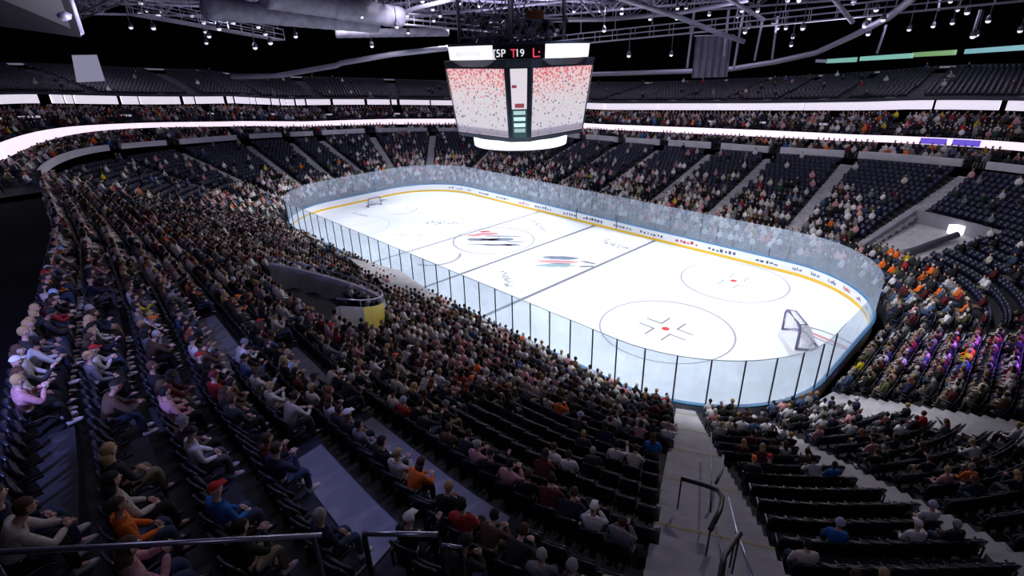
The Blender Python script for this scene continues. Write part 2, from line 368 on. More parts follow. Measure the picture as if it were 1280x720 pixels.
# equal panel spacing along the true board length
fine=np.linspace(0,UT,2401); pp=np.array([P3(u,0.05,0)[:2] for u in fine]); cum=np.concatenate([[0],np.cumsum(np.hypot(*np.diff(pp,axis=0).T))])
uu=np.interp(np.linspace(0,cum[-1],NP+1),cum,fine)
DST=mat('stanchion_metal',(.03,.035,.05),rough=.4,metal=.5); CLR=mat('clear_joint',(.45,.55,.68),rough=.3)
for i in range(NP):
    a,b=uu[i]+.03,uu[i+1]-.03; mb=MB()
    mid=[a,(a+b)/2,b]; v=[]
    for u in mid:
        for s,z in rect(.07,.085,H0,H1): v.append(P3(u,s,z))
    fs=[(4*j+k,4*j+(k+1)%4,4*j+4+(k+1)%4,4*j+4+k) for j in range(2) for k in range(4)]+[(0,1,2,3),(11,10,9,8)]
    mb.add(v,fs); mb.build('glass_panel',GLASS,rb)
for i in range(NP):
    u=uu[i]; near=(u<ACC[2]+1 or u>ACC[7]+RA*.55)
    (x,y),n=ring(u,.13); 
    if near:
        mb=MB(); mb.tube([(x,y,.98),(x,y,H1+.04)],.045,8); mb.build('stanchion',DST,rb)
sweep('glass_edge_trim',rect(.06,.10,H1,H1+.035),mat('edge_trim',(.32,.38,.42),rough=.3),u0=0,u1=ACC[2]+2)
# adverts on the far boards: worn dark marks, unreadable in the photograph
INK=mat('advert_ink',(.06,.07,.16),rough=.5); INKR=mat('advert_red',(.5,.05,.08),rough=.5)
uadv=np.linspace(uang(1,75),ACC[5]+8,26)
for i,u0 in enumerate(uadv):
    mb=MB(); nn=random.randint(4,7)
    for j in range(nn):
        a=u0+j*.42; w=random.uniform(.15,.34); zb=.42+random.uniform(0,.1); zt=zb+random.uniform(.12,.32)
        mb.add([P3(a,-.012,zb),P3(a+w,-.012,zb),P3(a+w,-.012,zt),P3(a,-.012,zt)],[(0,1,2,3)])
    mb.build('advert_lettering',INKR if i%6==2 else INK,rb,label='red board advert' if i%6==2 else None)
# player bench gate uprights on the far side
for x in (-2.3,3.5): 
    (px_,py_),n=ring(ux('far',x),0.0); MB().box(px_-.06,px_+.06,py_-.03,py_+.05,.2,1.5).build('gate_upright',INK,rb)
# ---------------------------------------------------------------- upper tiers (ledge, mezzanine, ribbon, club tier, upper deck)
def solve(px,py,s):
    d=FW*FPX+R2*(px-640)-U2*(py-360); d/=np.linalg.norm(d); lo=None; t=15
    def sd(t):
        x,y=(CP+d*t)[:2]; qx=abs(x)-(L-R); qy=abs(y)-(W-R); return math.hypot(max(qx,0),max(qy,0))+min(max(qx,qy),0)-R
    prev=sd(t)
    while t<260:
        t+=.2; c=sd(t)
        if prev<s<=c:
            x,y,z=CP+d*t; return x,y,z
        prev=c
    return None
def uof(x,y):
    best=min(np.linspace(0,UT,1200),key=lambda u:(lambda q:(q[0]-x)**2+(q[1]-y)**2)(ring(u,20)[0])); return best
def tline(s,pts):
    kn=[]
    for p in pts:
        q=solve(p[0],p[1],s)
        if q: kn.append((uof(q[0],q[1])%UT,q[2]))
    return table(kn,14)
PXL=dict(
 ledge_t=(19.9,[(100,186),(160,180),(240,174),(320,168),(420,163),(560,161),(690,165),(780,173),(880,178),(957,184),(1050,189),(1190,200),(1280,208)]),
 ledge_b=(19.8,[(100,194),(160,185),(240,180),(320,173),(420,168),(560,165),(690,170),(780,179),(880,185),(957,191),(1050,197),(1190,208),(1280,216)]),
 rib_t=(23.6,[(0,180),(60,160),(160,154),(300,152),(420,151),(560,149),(740,155),(960,163),(1100,170),(1280,178)]),
 rib_b=(23.6,[(0,204),(80,168),(160,160),(300,158),(420,157),(560,156),(740,161),(960,171),(1100,178),(1280,188)]),
 mid=(27,[(0,146),(200,144),(420,143),(560,143),(740,149),(960,153),(1100,157),(1280,162)]),
 b2_b=(30,[(0,128),(200,131),(420,131),(560,132),(740,137),(960,138),(1100,138),(1280,138)]),
 b2_t=(30,[(0,116),(200,121),(420,124),(560,126),(740,129),(960,129),(1100,127),(1280,125)]),
 top=(45,[(20,77),(140,85),(320,95),(560,102),(740,104),(960,98),(1100,90),(1280,80)]))
TL={k:(s,tline(s,p)) for k,(s,p) in PXL.items()}
UA,UB=ACC[3]-6,UT+2          # tiers run from the right end round the far side to the near-left
UTI=usamples(UA,UB,1.5)
def strip3(name,rows,m,label=None,cat=None,kind='structure',parent=None,us=None):
    """ruled band through profile functions rows=[(sfun,zfun)...]"""
    mb=MB(); n=len(rows); v=[]; us=us or UTI
    for u in us:
        for s,zf in rows: v.append(P3(u,s,zf(u)))
    fs=[(i*n+k,(i+1)*n+k,(i+1)*n+k+1,i*n+k+1) for i in range(len(us)-1) for k in range(n-1)]
    mb.add(v,fs); o=mb.build(name,m,parent); tag(o,label,cat,kind=kind); return o
Z=lambda k:(lambda u:tv(TL[k][1],u))
def off(f,d): return lambda u:f(u)+d
LB,LT,RB,RT_,MD,B2B,B2T,TP=[Z(k) for k in ('ledge_b','ledge_t','rib_b','rib_t','mid','b2_b','b2_t','top')]
# ledge wall closing the top of the lower bowl, in bays between dark gaps
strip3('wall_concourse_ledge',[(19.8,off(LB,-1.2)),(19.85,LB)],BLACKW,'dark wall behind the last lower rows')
edges=[a for a in AU if UA<a<UB-6]+[UB-4]
prev=UA
for a in edges:
    if a-prev>2.5:
        uu_=usamples(prev+.7,a-.7,1.2)
        strip3('ledge_panel',[(19.84,LB),(19.8,off(LT,.12)),(20.05,off(LT,.12)),(20.1,LB)],LEDGE,'grey front panel of the walkway above the lower bowl','parapet','thing',us=uu_)
        bpy.context.scene.collection.objects[-1]['group']='ledge panels above the lower bowl'
    prev=a
def lerp(f,g,t): return lambda u:f(u)*(1-t)+g(u)*t
# mezzanine rows 20.1 -> 23.6 under the ribbon
def tiers(name,s0,s1,f0,f1,n,m,label):
    rows=[]
    for i in range(n):
        a=s0+(s1-s0)*i/n; b=s0+(s1-s0)*(i+1)/n; za=lerp(f0,f1,i/max(1,n-1) if n>1 else 0)
        rows+=[(a,za),(b,za)]
    return strip3(name,rows,m,label)
MZ0=off(LT,-.75); MZ1=off(RB,-1.0)
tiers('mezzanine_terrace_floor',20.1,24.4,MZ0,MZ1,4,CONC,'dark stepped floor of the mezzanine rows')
strip3('wall_mezzanine_back',[(24.4,off(RB,-1.3)),(24.4,off(RT_,.1))],BLACKW,'black wall behind the mezzanine rows')
# ribbon board (LED), separated into long modules as one thing
RIBM=mat('led_ribbon',(.9,.85,.95),emit=.98,ecol=(.97,.80,.95),rough=.5)
RIBD=mat('led_ribbon_purple',(.1,.06,.4),emit=.9,ecol=(.14,.09,.62),rough=.5)
rib=empty('led_ribbon_board'); tag(rib,'long white glowing ribbon board running round the bowl under the club rows','ribbon board')
m_edges=list(np.linspace(UA,UB,34))
for a,b in zip(m_edges,m_edges[1:]):
    strip3('ribbon_module',[(23.6,RB),(23.6,RT_),(23.85,RT_),(23.85,RB),(23.6,RB)],RIBM,kind=None,parent=rib,us=usamples(a+.01,b-.01,1.3))
q=solve(1190,176,23.5); up_=uof(q[0],q[1])
strip3('purple_sign_patch',[(23.57,off(RB,.05)),(23.57,off(RT_,-.05))],RIBD,kind=None,parent=rib,us=[up_-1.6,up_-.9,up_-.1]); rib.children[-1]['label']='blue-violet lit patch'
strip3('purple_sign_patch',[(23.57,off(RB,.05)),(23.57,off(RT_,-.05))],RIBD,kind=None,parent=rib,us=[up_+.2,up_+.9,up_+1.7]); rib.children[-1]['label']='blue-violet lit patch'
# club tier 23.9 -> 29.5
strip3('ceiling_mezzanine_soffit',[(23.85,off(RT_,-.02)),(24.4,off(RT_,-.02))],BLACKW,'black underside of the club tier')
C0=off(RT_,-.35); C1=off(B2B,-1.5)
CM=lerp(C0,C1,.5)
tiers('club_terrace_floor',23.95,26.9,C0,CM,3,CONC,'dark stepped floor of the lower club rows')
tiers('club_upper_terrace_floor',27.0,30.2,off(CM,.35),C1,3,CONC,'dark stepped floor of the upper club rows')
DIM=mat('dim_led_strip',(.6,.56,.68),emit=.42,ecol=(.8,.72,.9),rough=.5)
br=empty('club_rail_strip'); tag(br,'thin dim lit strip broken into lengths between the two club rows of fans','light strip')
ud=UA; i=0
while ud<UB-4:
    ln=random.uniform(3,9)
    strip3('strip_length',[(26.95,off(MD,-.12)),(26.95,off(MD,.12)),(27.0,off(MD,.12)),(27.0,off(MD,-.12))],DIM,kind=None,parent=br,us=usamples(ud,min(ud+ln,UB),1.3)); ud+=ln+random.uniform(.4,3)
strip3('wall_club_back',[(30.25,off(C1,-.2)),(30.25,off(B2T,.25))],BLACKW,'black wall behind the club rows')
# second band: windows of suites on the left, solid ribbon on the far right side
WIN=mat('suite_window_light',(.8,.76,.85),emit=.72,ecol=(.93,.86,1.0),rough=.5)
sb=empty('upper_light_band'); tag(sb,'row of lit white suite windows and ribbon below the upper deck','lit windows')
ud=UA; 
while ud<UB-1:
    solid=(ACC[4]-4<ud<ACC[5]+4)
    ln=random.uniform(9,14) if solid else random.choice((.5,.8,1.2,2.2,3.0)); gp=.12 if solid else random.choice((.15,.2,.3,.9))
    strip3('lit_window',[(30.0,off(B2B,.02)),(30.0,off(B2T,-.02)),(30.18,off(B2T,-.02)),(30.18,off(B2B,.02))],WIN,kind=None,parent=sb,us=usamples(ud,min(ud+ln,UB),1.3)); ud+=ln+gp
strip3('trim_1',[(29.9,off(B2T,0)),(29.9,off(B2T,.3)),(30.6,off(B2T,.3))],mat('tier_edge',(.06,.06,.08),rough=.7),'dark edge of the upper deck')
# upper deck 30.6 -> 45
NU=14
tiers('upper_deck_terrace_floor',30.6,45,off(B2T,.0),off(TP,-.75),NU,mat('deck_concrete',(.12,.115,.15),rough=.85,noise=.3,nscale=2),'dark stepped floor of the upper deck')
tr=empty('upper_rail'); tag(tr,'pale rail tracing the top edge of the upper deck against the black','railing')
for a,b in zip(np.linspace(UA,UB,20),np.linspace(UA,UB,20)[1:]):
    strip3('rail_length',[(45.1,off(TP,-.16)),(45.1,off(TP,.08)),(45.3,off(TP,.08)),(45.3,off(TP,-.16))],mat('top_rail_grey',(.42,.40,.48),rough=.5,emit=.10,ecol=(.6,.56,.75)),kind=None,parent=tr,us=usamples(a+.05,b-.05,1.5))  # faint emission on the rail stands in for light catching it
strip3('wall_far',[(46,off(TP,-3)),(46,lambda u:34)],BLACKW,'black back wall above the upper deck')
# near side: concourse behind the last row and enclosing walls, base slab, roof
def LASTS(u): return row_s(u,NROW)
mb=MB(); v=[]; uc=usamples(0,ACC[3]+8,1.3)
for u in uc:
    s=LASTS(u); z=row_z(u,NROW-1); v+=[P3(u,s,z-.02),P3(u,s,z+.1),P3(u,s+3.6,z+.1),P3(u,s+3.6,z+1.1),P3(u,s+3.8,z+1.1),P3(u,s+3.8,z-1)]
n=6; mb.add(v,[(i*n+k,(i+1)*n+k,(i+1)*n+k+1,i*n+k+1) for i in range(len(uc)-1) for k in range(n-1)])
tag(mb.build('near_concourse_floor',mat('concourse_floor',(.006,.006,.008),rough=.9,spec=.1)),'dark walkway behind the last row of the near stand',kind='structure')
mb=MB(); v=[]
for u in uc: v+=[P3(u,46,-1),P3(u,46,34)]
mb.add(v,[(2*i,2*i+2,2*i+3,2*i+1) for i in range(len(uc)-1)]); tag(mb.build('wall_near',BLACKW),'black wall closing the near side of the arena',kind='structure')
mb=MB(); mb.box(-80,80,-64,64,-.4,-.02); tag(mb.build('floor',BLACKW),'dark floor slab under the whole arena',kind='structure')
mb=MB(); mb.box(-80,80,-64,64,33,33.4); tag(mb.build('ceiling',mat('roof_deck',(.035,.033,.05),rough=1,spec=0)),'black roof deck high above the rink',kind='structure')
# ---------------------------------------------------------------- upper deck aisles (pale) as things
UPA=mat('lit_stair',(.35,.34,.42),rough=.7)
for i,u in enumerate(np.arange(UA+4,UB-2,7.3)):
    mb=MB(); f0=B2T; f1=off(TP,-.75)
    for k in range(NU*2):
        t0=k/(NU*2); s0=30.6+14.4*t0; s1=s0+14.4/(NU*2); z=lerp(f0,f1,min(1,t0*NU/(NU-1)))(u)+.12; h=.45/ringscale(u,s0)
        c=[P3(u-h,s0,0),P3(u+h,s0,0),P3(u+h,s1,0),P3(u-h,s1,0)]; mb.hexa([(x,y,z-.6) for x,y,_ in c]+[(x,y,z) for x,y,_ in c])
    o=mb.build('upper_deck_stairs',UPA); tag(o,'narrow pale stair climbing the dark upper deck above the lit window band','stairs','upper deck stairs')
RWALL=mat('ramp_wall',(.30,.29,.35),rough=.7,noise=.15,nscale=1)
# ---------------------------------------------------------------- tunnel ramp in the far-right corner
ua,ub=VOM; um=(ua+ub)/2
k0,k1=VOMK
tun=empty('tunnel_ramp',P3(um,row_s(um,k0),0)); tag(tun,'pale grey entrance ramp cut into the seats in the far-right corner','entrance ramp')
def T(u,s,z): return local(tun,[P3(u,s,z)])[0]
sA,sB=row_s(um,k0)-.2,row_s(um,k1+1)
zA,zB=row_z(um,k0-1)+.02,row_z(um,k1+1)
mb=MB(); v=[]; uu_=usamples(ua,ub,1.0)
for u in uu_: v+=[T(u,row_s(u,k0),zA-.4),T(u,row_s(u,k0),zA+.05),T(u,row_s(u,k0+2),zA+.35),T(u,row_s(u,k1),row_z(u,k1)-.7),T(u,row_s(u,k1+1),row_z(u,k1)-.5)]
mb.add(v,[(i*5+k,(i+1)*5+k,(i+1)*5+k+1,i*5+k+1) for i in range(len(uu_)-1) for k in range(4)]); mb.build('ramp_floor',PALE,tun)
for u,e in ((ua,-1),(ub,1)):
    mb=MB(); n=12; v=[]
    for i in range(n+1):
        k=k0+(k1+1-k0)*i/n; s=row_s(u,k); zt=max(zA+.5,zs(u,s)+.55); w=.18/ringscale(u,s)
        v+=[T(u-w,s,zA-.5),T(u-w,s,zt),T(u+w,s,zt),T(u+w,s,zA-.5)]
    mb.add(v,[(i*4+k,(i+1)*4+k,(i+1)*4+(k+1)%4,i*4+(k+1)%4) for i in range(n) for k in range(4)]+[(0,1,2,3),(4*n+3,4*n+2,4*n+1,4*n)]); mb.build('side_wall',RWALL,tun)
mb=MB(); v=[]
for u in uu_:
    s=row_s(u,k1+1); v+=[T(u,s-.15,zA),T(u,s-.15,row_z(u,k1+1)+.35),T(u,s+.1,row_z(u,k1+1)+.35),T(u,s+.1,zA)]
mb.add(v,[(i*4+k,(i+1)*4+k,(i+1)*4+(k+1)%4,i*4+(k+1)%4) for i in range(len(uu_)-1) for k in range(4)]+[(0,1,2,3)]); mb.build('back_wall',RWALL,tun)
# low parapets inside the ramp, rounded end
mb=MB(); u_=ua+(ub-ua)*.42
mb.tube([T(u_,row_s(u_,k0+.4),zA+.5),T(u_-.2,row_s(u_,k0+2.5),zA+.85),T(u_-.5,row_s(u_,k1-.3),row_z(u_,k1)-.3)],.28,10); mb.build('rounded_parapet',DSTEEL,tun,True)
# lit white box at the tunnel mouth
def sdist(x,y): qx=abs(x)-(L-R); qy=abs(y)-(W-R); return math.hypot(max(qx,0),max(qy,0))+min(max(qx,qy),0)-R
def rampz(s): k_=(s-S1)/tv(SP,um); return float(np.interp(k_,[k0,k0+2,k1],[zA+.05,zA+.35,row_z(um,k1)-.7]))
for t in np.arange(30,90,.1):
    p=camray(1198,285,t)
    if p[2]<rampz(sdist(p[0],p[1]))+.75: break
bx,by=p[0],p[1]; bz=rampz(sdist(bx,by))
lb=empty('lit_box',(bx,by,bz),math.radians(40)); tag(lb,'white glowing box sign standing on the pale tunnel ramp','light box')
mb=MB(); mb.box(-.62,.62,-.3,.3,.2,.95); mb.build('glowing_face',mat('white_glow',(1,1,1),emit=1.6,ecol=(1,.98,1)),lb)
mb=MB(); mb.box(-.5,-.4,-.25,.25,0,.2); mb.box(.4,.5,-.25,.25,0,.2); mb.build('feet',DSTEEL,lb)
# ---------------------------------------------------------------- curved entrance in the near stand
ua,ub=NV; k0,k1=NVK; um=(ua+ub)/2
ent=empty('curved_entrance',P3(um,row_s(um,k0),0)); tag(ent,'curved concrete entrance wall with yellow end panel in the near stand','entrance')
def T2(u,s,z): return local(ent,[P3(u,s,z)])[0]
# arched front wall bulging towards the rink
pts=[]; n=22
for i in range(n+1):
    t=i/n; u=ua+(ub-ua)*t; s=row_s(u,k1)-4.2*math.sin(pi*t)**.6; pts.append((u,s))
mb=MB(); v=[]
for u,s in pts:
    zt=zs(u,s)+1.6; v+=[T2(u,s,zs(u,s)-.6),T2(u,s,zt),T2(u,s+.22,zt),T2(u,s+.22,zs(u,s)-.6)]
cut=int(n*.96)
def seg(a,b): return [(i*4+k,(i+1)*4+k,(i+1)*4+(k+1)%4,i*4+(k+1)%4) for i in range(a,b) for k in range(4)]+[(a*4,a*4+1,a*4+2,a*4+3),(b*4+3,b*4+2,b*4+1,b*4)]
m1=MB(); m1.add(v,seg(0,int(n*.78))); m1.build('curved_wall',PALE,ent)
m1=MB(); m1.add(v,seg(int(n*.78),cut)); m1.build('yellow_panel',mat('yellow_panel',(.85,.70,.10),rough=.5),ent,label='yellow end panel')
m1=MB(); m1.add(v,seg(cut,n)); m1.build('end_wall',PALE,ent)
m1=MB(); m1.tube([T2(u,s+.1,zs(u,s)+2.0) for u,s in pts],.04,8); 
for u,s in pts[::3]: m1.tube([T2(u,s+.1,zs(u,s)+1.55),T2(u,s+.1,zs(u,s)+2.0)],.03,6)
m1.build('handrail',RAILM,ent,True)
# pale camera platform by the near glass
pl=[zplane(px_,py_,2.9) for px_,py_ in ((436,322),(500,338),(546,370),(522,379),(478,358))]
pf_=empty('camera_platform',pl[0]); tag(pf_,'pale bare platform deck standing among the crowd near the side glass','platform'); o0=Vector(pl[0])
mb=MB(); n=len(pl); mb.add([tuple(Vector(p)-o0) for p in pl]+[tuple(Vector(p)-o0-Vector((0,0,.15))) for p in pl],[tuple(range(n)),tuple(range(n,2*n))[::-1]]+[(i,n+i,n+(i+1)%n,(i+1)%n) for i in range(n)]); mb.build('deck',PALE,pf_)
for p in (pl[0],pl[1],pl[2],pl[3]):
    q=Vector(p)-o0; m1=MB(); m1.tube([q-Vector((0,0,.15)),q-Vector((0,0,1.6))],.05,6); m1.build('leg',DSTEEL,pf_)
# ---------------------------------------------------------------- scoreboard
sbd=empty('hanging_scoreboard',(.72,.75,10.9)); tag(sbd,'large hanging scoreboard with bright video screens over centre ice','scoreboard')
def LZ(pts): return [(x-.3,y-.3,z-11) for x,y,z in pts]
DARK=mat('scoreboard_shell',(.012,.022,.045),rough=.45)
def screen_mat(name,base,dots,amt,ucol=None,str_=1.0,grad=True):
    m=bpy.data.materials.new(name); m.use_nodes=True; nt=m.node_tree; b=nt.nodes['Principled BSDF']
    tc=nt.nodes.new('ShaderNodeTexCoord'); vo=nt.nodes.new('ShaderNodeTexVoronoi'); vo.inputs['Scale'].default_value=4.2
    vo2=nt.nodes.new('ShaderNodeTexVoronoi'); vo2.inputs['Scale'].default_value=2.6
    sep=nt.nodes.new('ShaderNodeSeparateXYZ'); nt.links.new(tc.outputs['Object'],sep.inputs[0]); nt.links.new(tc.outputs['Object'],vo.inputs['Vector']); nt.links.new(tc.outputs['Object'],vo2.inputs['Vector'])
    # pink speckle, denser toward the top of the picture shown
    def math_(op,a,b_=None,v=None):
        n=nt.nodes.new('ShaderNodeMath'); n.operation=op; nt.links.new(a,n.inputs[0])
        if b_ is not None: nt.links.new(b_,n.inputs[1])
        elif v is not None: n.inputs[1].default_value=v
        return n.outputs[0]
    mr=nt.nodes.new('ShaderNodeMapRange'); mr.inputs['From Min'].default_value=2.5; mr.inputs['From Max'].default_value=6.6; mr.inputs['To Min'].default_value=.12; mr.inputs['To Max'].default_value=amt
    nt.links.new(sep.outputs['Z'],mr.inputs['Value'])
    f1=math_('LESS_THAN',vo.outputs['Distance'],mr.outputs[0])
    f2=math_('LESS_THAN',vo2.outputs['Distance'],v=.23)
    mr2=nt.nodes.new('ShaderNodeMapRange'); mr2.inputs['From Min'].default_value=1.0; mr2.inputs['From Max'].default_value=6.6; nt.links.new(sep.outputs['Z'],mr2.inputs['Value'])
    ra=nt.nodes.new('ShaderNodeValToRGB'); nt.links.new(mr2.outputs[0],ra.inputs[0]); ra.color_ramp.interpolation='LINEAR'
    e=ra.color_ramp.elements; e[0].position=0; e[0].color=(.85,.72,.78,1); e[1].position=1; e[1].color=(.93,.62,.64,1)
    for p,c in ((.06,(.85,.70,.76,1)),(.075,(.30,.28,.38,1)),(.15,(.42,.38,.5,1)),(.17,(.72,.70,.78,1)),(.6,(.78,.72,.78,1)),(.85,(.9,.68,.7,1))):
        q=e.new(p); q.color=c
    m1=nt.nodes.new('ShaderNodeMixRGB'); nt.links.new(f1,m1.inputs[0]); nt.links.new(ra.outputs[0],m1.inputs[1]); m1.inputs[2].default_value=(.80,.18,.20,1)
    m2=nt.nodes.new('ShaderNodeMixRGB'); nt.links.new(f2,m2.inputs[0]); nt.links.new(m1.outputs[0],m2.inputs[1]); m2.inputs[2].default_value=(.22,.16,.28,1)
    b.inputs['Base Color'].default_value=(.02,.02,.02,1); nt.links.new(m2.outputs[0],b.inputs['Emission Color']); b.inputs['Emission Strength'].default_value=str_
    return m
VID=screen_mat('video_picture',None,None,.46,str_=.88)
A1,A0,CH=5.25,4.6,1.4        # half size at top / bottom of the screens, chamfer
ZT,ZB_=17.75,12.35
def octo(a,c,z): return [(a-c,-a,z),(a,-a+c,z),(a,a-c,z),(a-c,a,z),(-a+c,a,z),(-a,a-c,z),(-a,-a+c,z),(-a+c,-a,z)]
sh=MB(); rr=[octo(A0-.15,CH*.8,ZB_-.4),octo(A0,CH*.8,ZB_),octo(A1,CH,ZT),octo(A1+.1,CH,18.25)]
v=[(x+.3,y+.3,z) for g in rr for x,y,z in g]
sh.add(LZ(v),[(i*8+k,i*8+(k+1)%8,(i+1)*8+(k+1)%8,(i+1)*8+k) for i in range(3) for k in range(8)]+[tuple(range(8))[::-1],tuple(24+k for k in range(8))]); sh.build('housing',DARK,sbd)
def face(name,k,m,t0,t1,u0,u1,label=None,out=.05):
    """rectangle on the k-th tapered side, between fractions"""
    B=octo(A0,CH*.8,ZB_); Tt=octo(A1,CH,ZT)
    p=[]
    for (f,t) in ((u0,t0),(u1,t0),(u1,t1),(u0,t1)):
        b=Vector(B[k]).lerp(Vector(B[(k+1)%8]),f); q=Vector(Tt[k]).lerp(Vector(Tt[(k+1)%8]),f); p.append(b.lerp(q,t))
    nrm=(p[1]-p[0]).cross(p[3]-p[0]).normalized(); 
    if nrm.dot(Vector((p[0].x+p[1].x,p[0].y+p[1].y,0)))<0: nrm=-nrm
    q=[a+nrm*out for a in p]; mb=MB(); mb.hexa([tuple(Vector(a)-Vector((0,0,11))) for a in (p[0],p[1],q[1],q[0],p[3],p[2],q[2],q[3])]); return mb.build(name,m,sbd,label=label)
for k in (7,1,3,5): face('main_screen',k,VID,.0,.98,.03,.97,'large video screen showing a pink and white crowd picture')
WLED=mat('white_led',(1,1,1),emit=.93,ecol=(.97,.94,1.0)); 
for k in (0,2,4,6):
    face('corner_screen',k,mat('corner_video',(.1,.1,.1),emit=.85,ecol=(.85,.78,.86)),.42,.98,.16,.84,'narrow white upper corner screen')
    face('corner_picture',k,mat('corner_dark',(.01,.02,.03),emit=.25,ecol=(.08,.2,.24)),.0,.42,.14,.86)
    for j,(t,c) in enumerate(((.08,.35),(.16,1),(.25,1),(.34,.7))): face('corner_text_row',k,mat('corner_rows%d'%(c*10),(.3,.4,.4),emit=.8*c,ecol=(.6,.85,.85)),t,t+.055,.22,.78,out=.07)
    face('corner_figure',k,mat('corner_red',(.3,.05,.08),emit=.4,ecol=(.45,.10,.14)),.44,.50,.3,.72,out=.07); face('corner_figure',k,MATS['corner_red'],.72,.76,.2,.4,out=.07)
# upper fascia ring
def ringband(name,r0,z0,r1,z1,m,a0=0,a1=360,n=72,th=.12,label=None):
    mb=MB(); v=[]; N=max(2,int(n*(a1-a0)/360))
    for i in range(N+1):
        a=math.radians(a0+(a1-a0)*i/N); c,s=math.cos(a),math.sin(a)
        v+=[(r0*c,r0*s,z0-11),(r1*c,r1*s,z1-11),((r1-th)*c,(r1-th)*s,z1-11),((r0-th)*c,(r0-th)*s,z0-11)]
    mb.add(v,[(i*4+k,(i+1)*4+k,(i+1)*4+(k+1)%4,i*4+(k+1)%4) for i in range(N) for k in range(4)]); return mb.build(name,m,sbd,label=label)
RS=6.05
ringband('lower_fascia',5.5,17.8,RS,18.3,DARK); 
B0,B1=-68,-29      # black digits part faces the camera corner
ringband('fascia_screen',RS,18.32,RS+.1,19.35,WLED,-25,90,label='white fascia screen with faint lettering'); ringband('fascia_screen',RS,18.32,RS+.1,19.35,WLED,-162,-64,label='white fascia screen with faint lettering'); ringband('fascia_screen',RS,18.32,RS+.1,19.35,WLED,90,198)
ringband('digit_panel',RS,18.32,RS+.1,19.35,mat('digit_black',(.006,.006,.01),rough=.3),-64,-25,label='black score panel with white and red digits')
ringband('fascia_cap',RS+.12,19.35,RS+.12,19.55,DARK); 
mb=MB(); v=[((RS)*math.cos(2*pi*i/48),(RS)*math.sin(2*pi*i/48),8.5) for i in range(48)]; mb.add(v,[tuple(range(48))]); mb.build('top_deck',DARK,sbd)
ringband('lower_band_holder',4.2,10.95,4.25,11.95,DARK); 
ringband('lower_band_screen',4.28,11.05,4.35,11.85,mat('lower_led',(1,1,1),emit=1.25,ecol=(.93,1,1.0)),0,360,label='bright white lower ring screen')
mb=MB(); v=[(4.2*math.cos(2*pi*i/48),4.2*math.sin(2*pi*i/48),-.05) for i in range(48)]; mb.add(v,[tuple(range(48))]); mb.build('underside',DARK,sbd)
mb=MB(); mb.tube([(0,0,.9),(0,0,1.5)],3.8,24); mb.build('neck_drum',DARK,sbd)
# digits
def text(s,ang,z,size,m,r=RS+.12):
    cu=bpy.data.curves.new('digits','FONT'); cu.body=s; cu.size=size; cu.align_x='CENTER'; cu.extrude=.01
    o=bpy.data.objects.new('digits',cu); COL.objects.link(o); a=math.radians(ang); dg=bpy.context.evaluated_depsgraph_get()
    me=bpy.data.meshes.new_from_object(o.evaluated_get(dg)); bpy.data.objects.remove(o); me.materials.append(m)
    o=bpy.data.objects.new('digits',me); COL.objects.link(o); o.parent=sbd; o.location=(r*math.cos(a),r*math.sin(a),z-11); o.rotation_euler=(pi/2,0,a+pi/2); return o
DW=mat('digit_white',(1,1,1),emit=1.0,ecol=(.9,.88,.95)); DR=mat('digit_red',(1,.1,.15),emit=1.0,ecol=(.9,.06,.12))
text('[5P',-59,18.5,.78,DW); text('T',-48.5,18.45,.85,DR); text('19',-44,18.5,.75,DW); text('L:',-32,18.42,.95,DR)
GL=mat('faint_led_text',(.5,.48,.6),emit=.55,ecol=(.85,.82,.9))
text('COLDATS TO',-86,18.62,.42,GL); text('EVY.WLY',-10,18.62,.42,GL)
# hoist truss, cables, clutter of rigging above the scoreboard
hs=empty('hoist_rigging',(.3,.3,19.6)); tag(hs,'tangle of grey rigging and hoist trusses above the scoreboard','rigging')
for sx in (-1,1):
    for sy in (-1,1):
        mb=MB(); mb.tube([(sx*3.2,sy*3.2,0),(sx*3.2,sy*3.2,13.3)],.16,8); mb.build('hoist_column',STEEL,hs,True)
for k in range(4):
    mb=MB(); a=Vector(((-3.2,3.2,3.2,-3.2)[k],(-3.2,-3.2,3.2,3.2)[k],0)); b=Vector(((3.2,3.2,-3.2,-3.2)[k],(-3.2,3.2,3.2,-3.2)[k],0))
    for z in (.35,1.5): mb.tube([a+Vector((0,0,z)),b+Vector((0,0,z))],.07,6)
    for i in range(8):
        p=a.lerp(b,i/8); q=a.lerp(b,(i+1)/8); mb.tube([p+Vector((0,0,.35 if i%2 else 1.5)),q+Vector((0,0,1.5 if i%2 else .35))],.045,6)
    mb.build('rigging_truss',STEEL,hs)
LAMPM=mat('fixture_lens',(.9,.88,.95),emit=.9,ecol=(.9,.86,1)); 
for i in range(60):
    a=random.uniform(0,2*pi); r=random.uniform(1.5,5.2); z=random.uniform(.05,2.2); mb=MB()
    mb.box(-.16,.16,-.1,.1,-.14,.14); o=mb.build('rigging_clamp',random.choice((STEEL,DSTEEL,mat('pale_steel',(.6,.58,.7),rough=.4))),hs); o.location=(r*math.cos(a),r*math.sin(a),z); o.rotation_euler=(random.random()*3,random.random()*3,random.random()*3); o.scale=(random.uniform(.7,2),)*3
for i in range(14):
    a=random.uniform(0,2*pi); mb=MB(); mb.tube([(random.uniform(2,5)*math.cos(a),random.uniform(2,5)*math.sin(a),.0),(random.uniform(0,4)*math.cos(a+.6),random.uniform(0,4)*math.sin(a+.6),random.uniform(1.2,3.4))],.05,6); mb.build('rigging_strut',STEEL,hs)
mb=MB(); mb.box(-.75,.75,-.3,.3,-.35,.35); o=mb.build('orange_hoist_case',mat('orange_case',(.55,.16,.05),rough=.5),hs,label='orange hoist motor case'); o.location=(1.3,1.6,2.0)
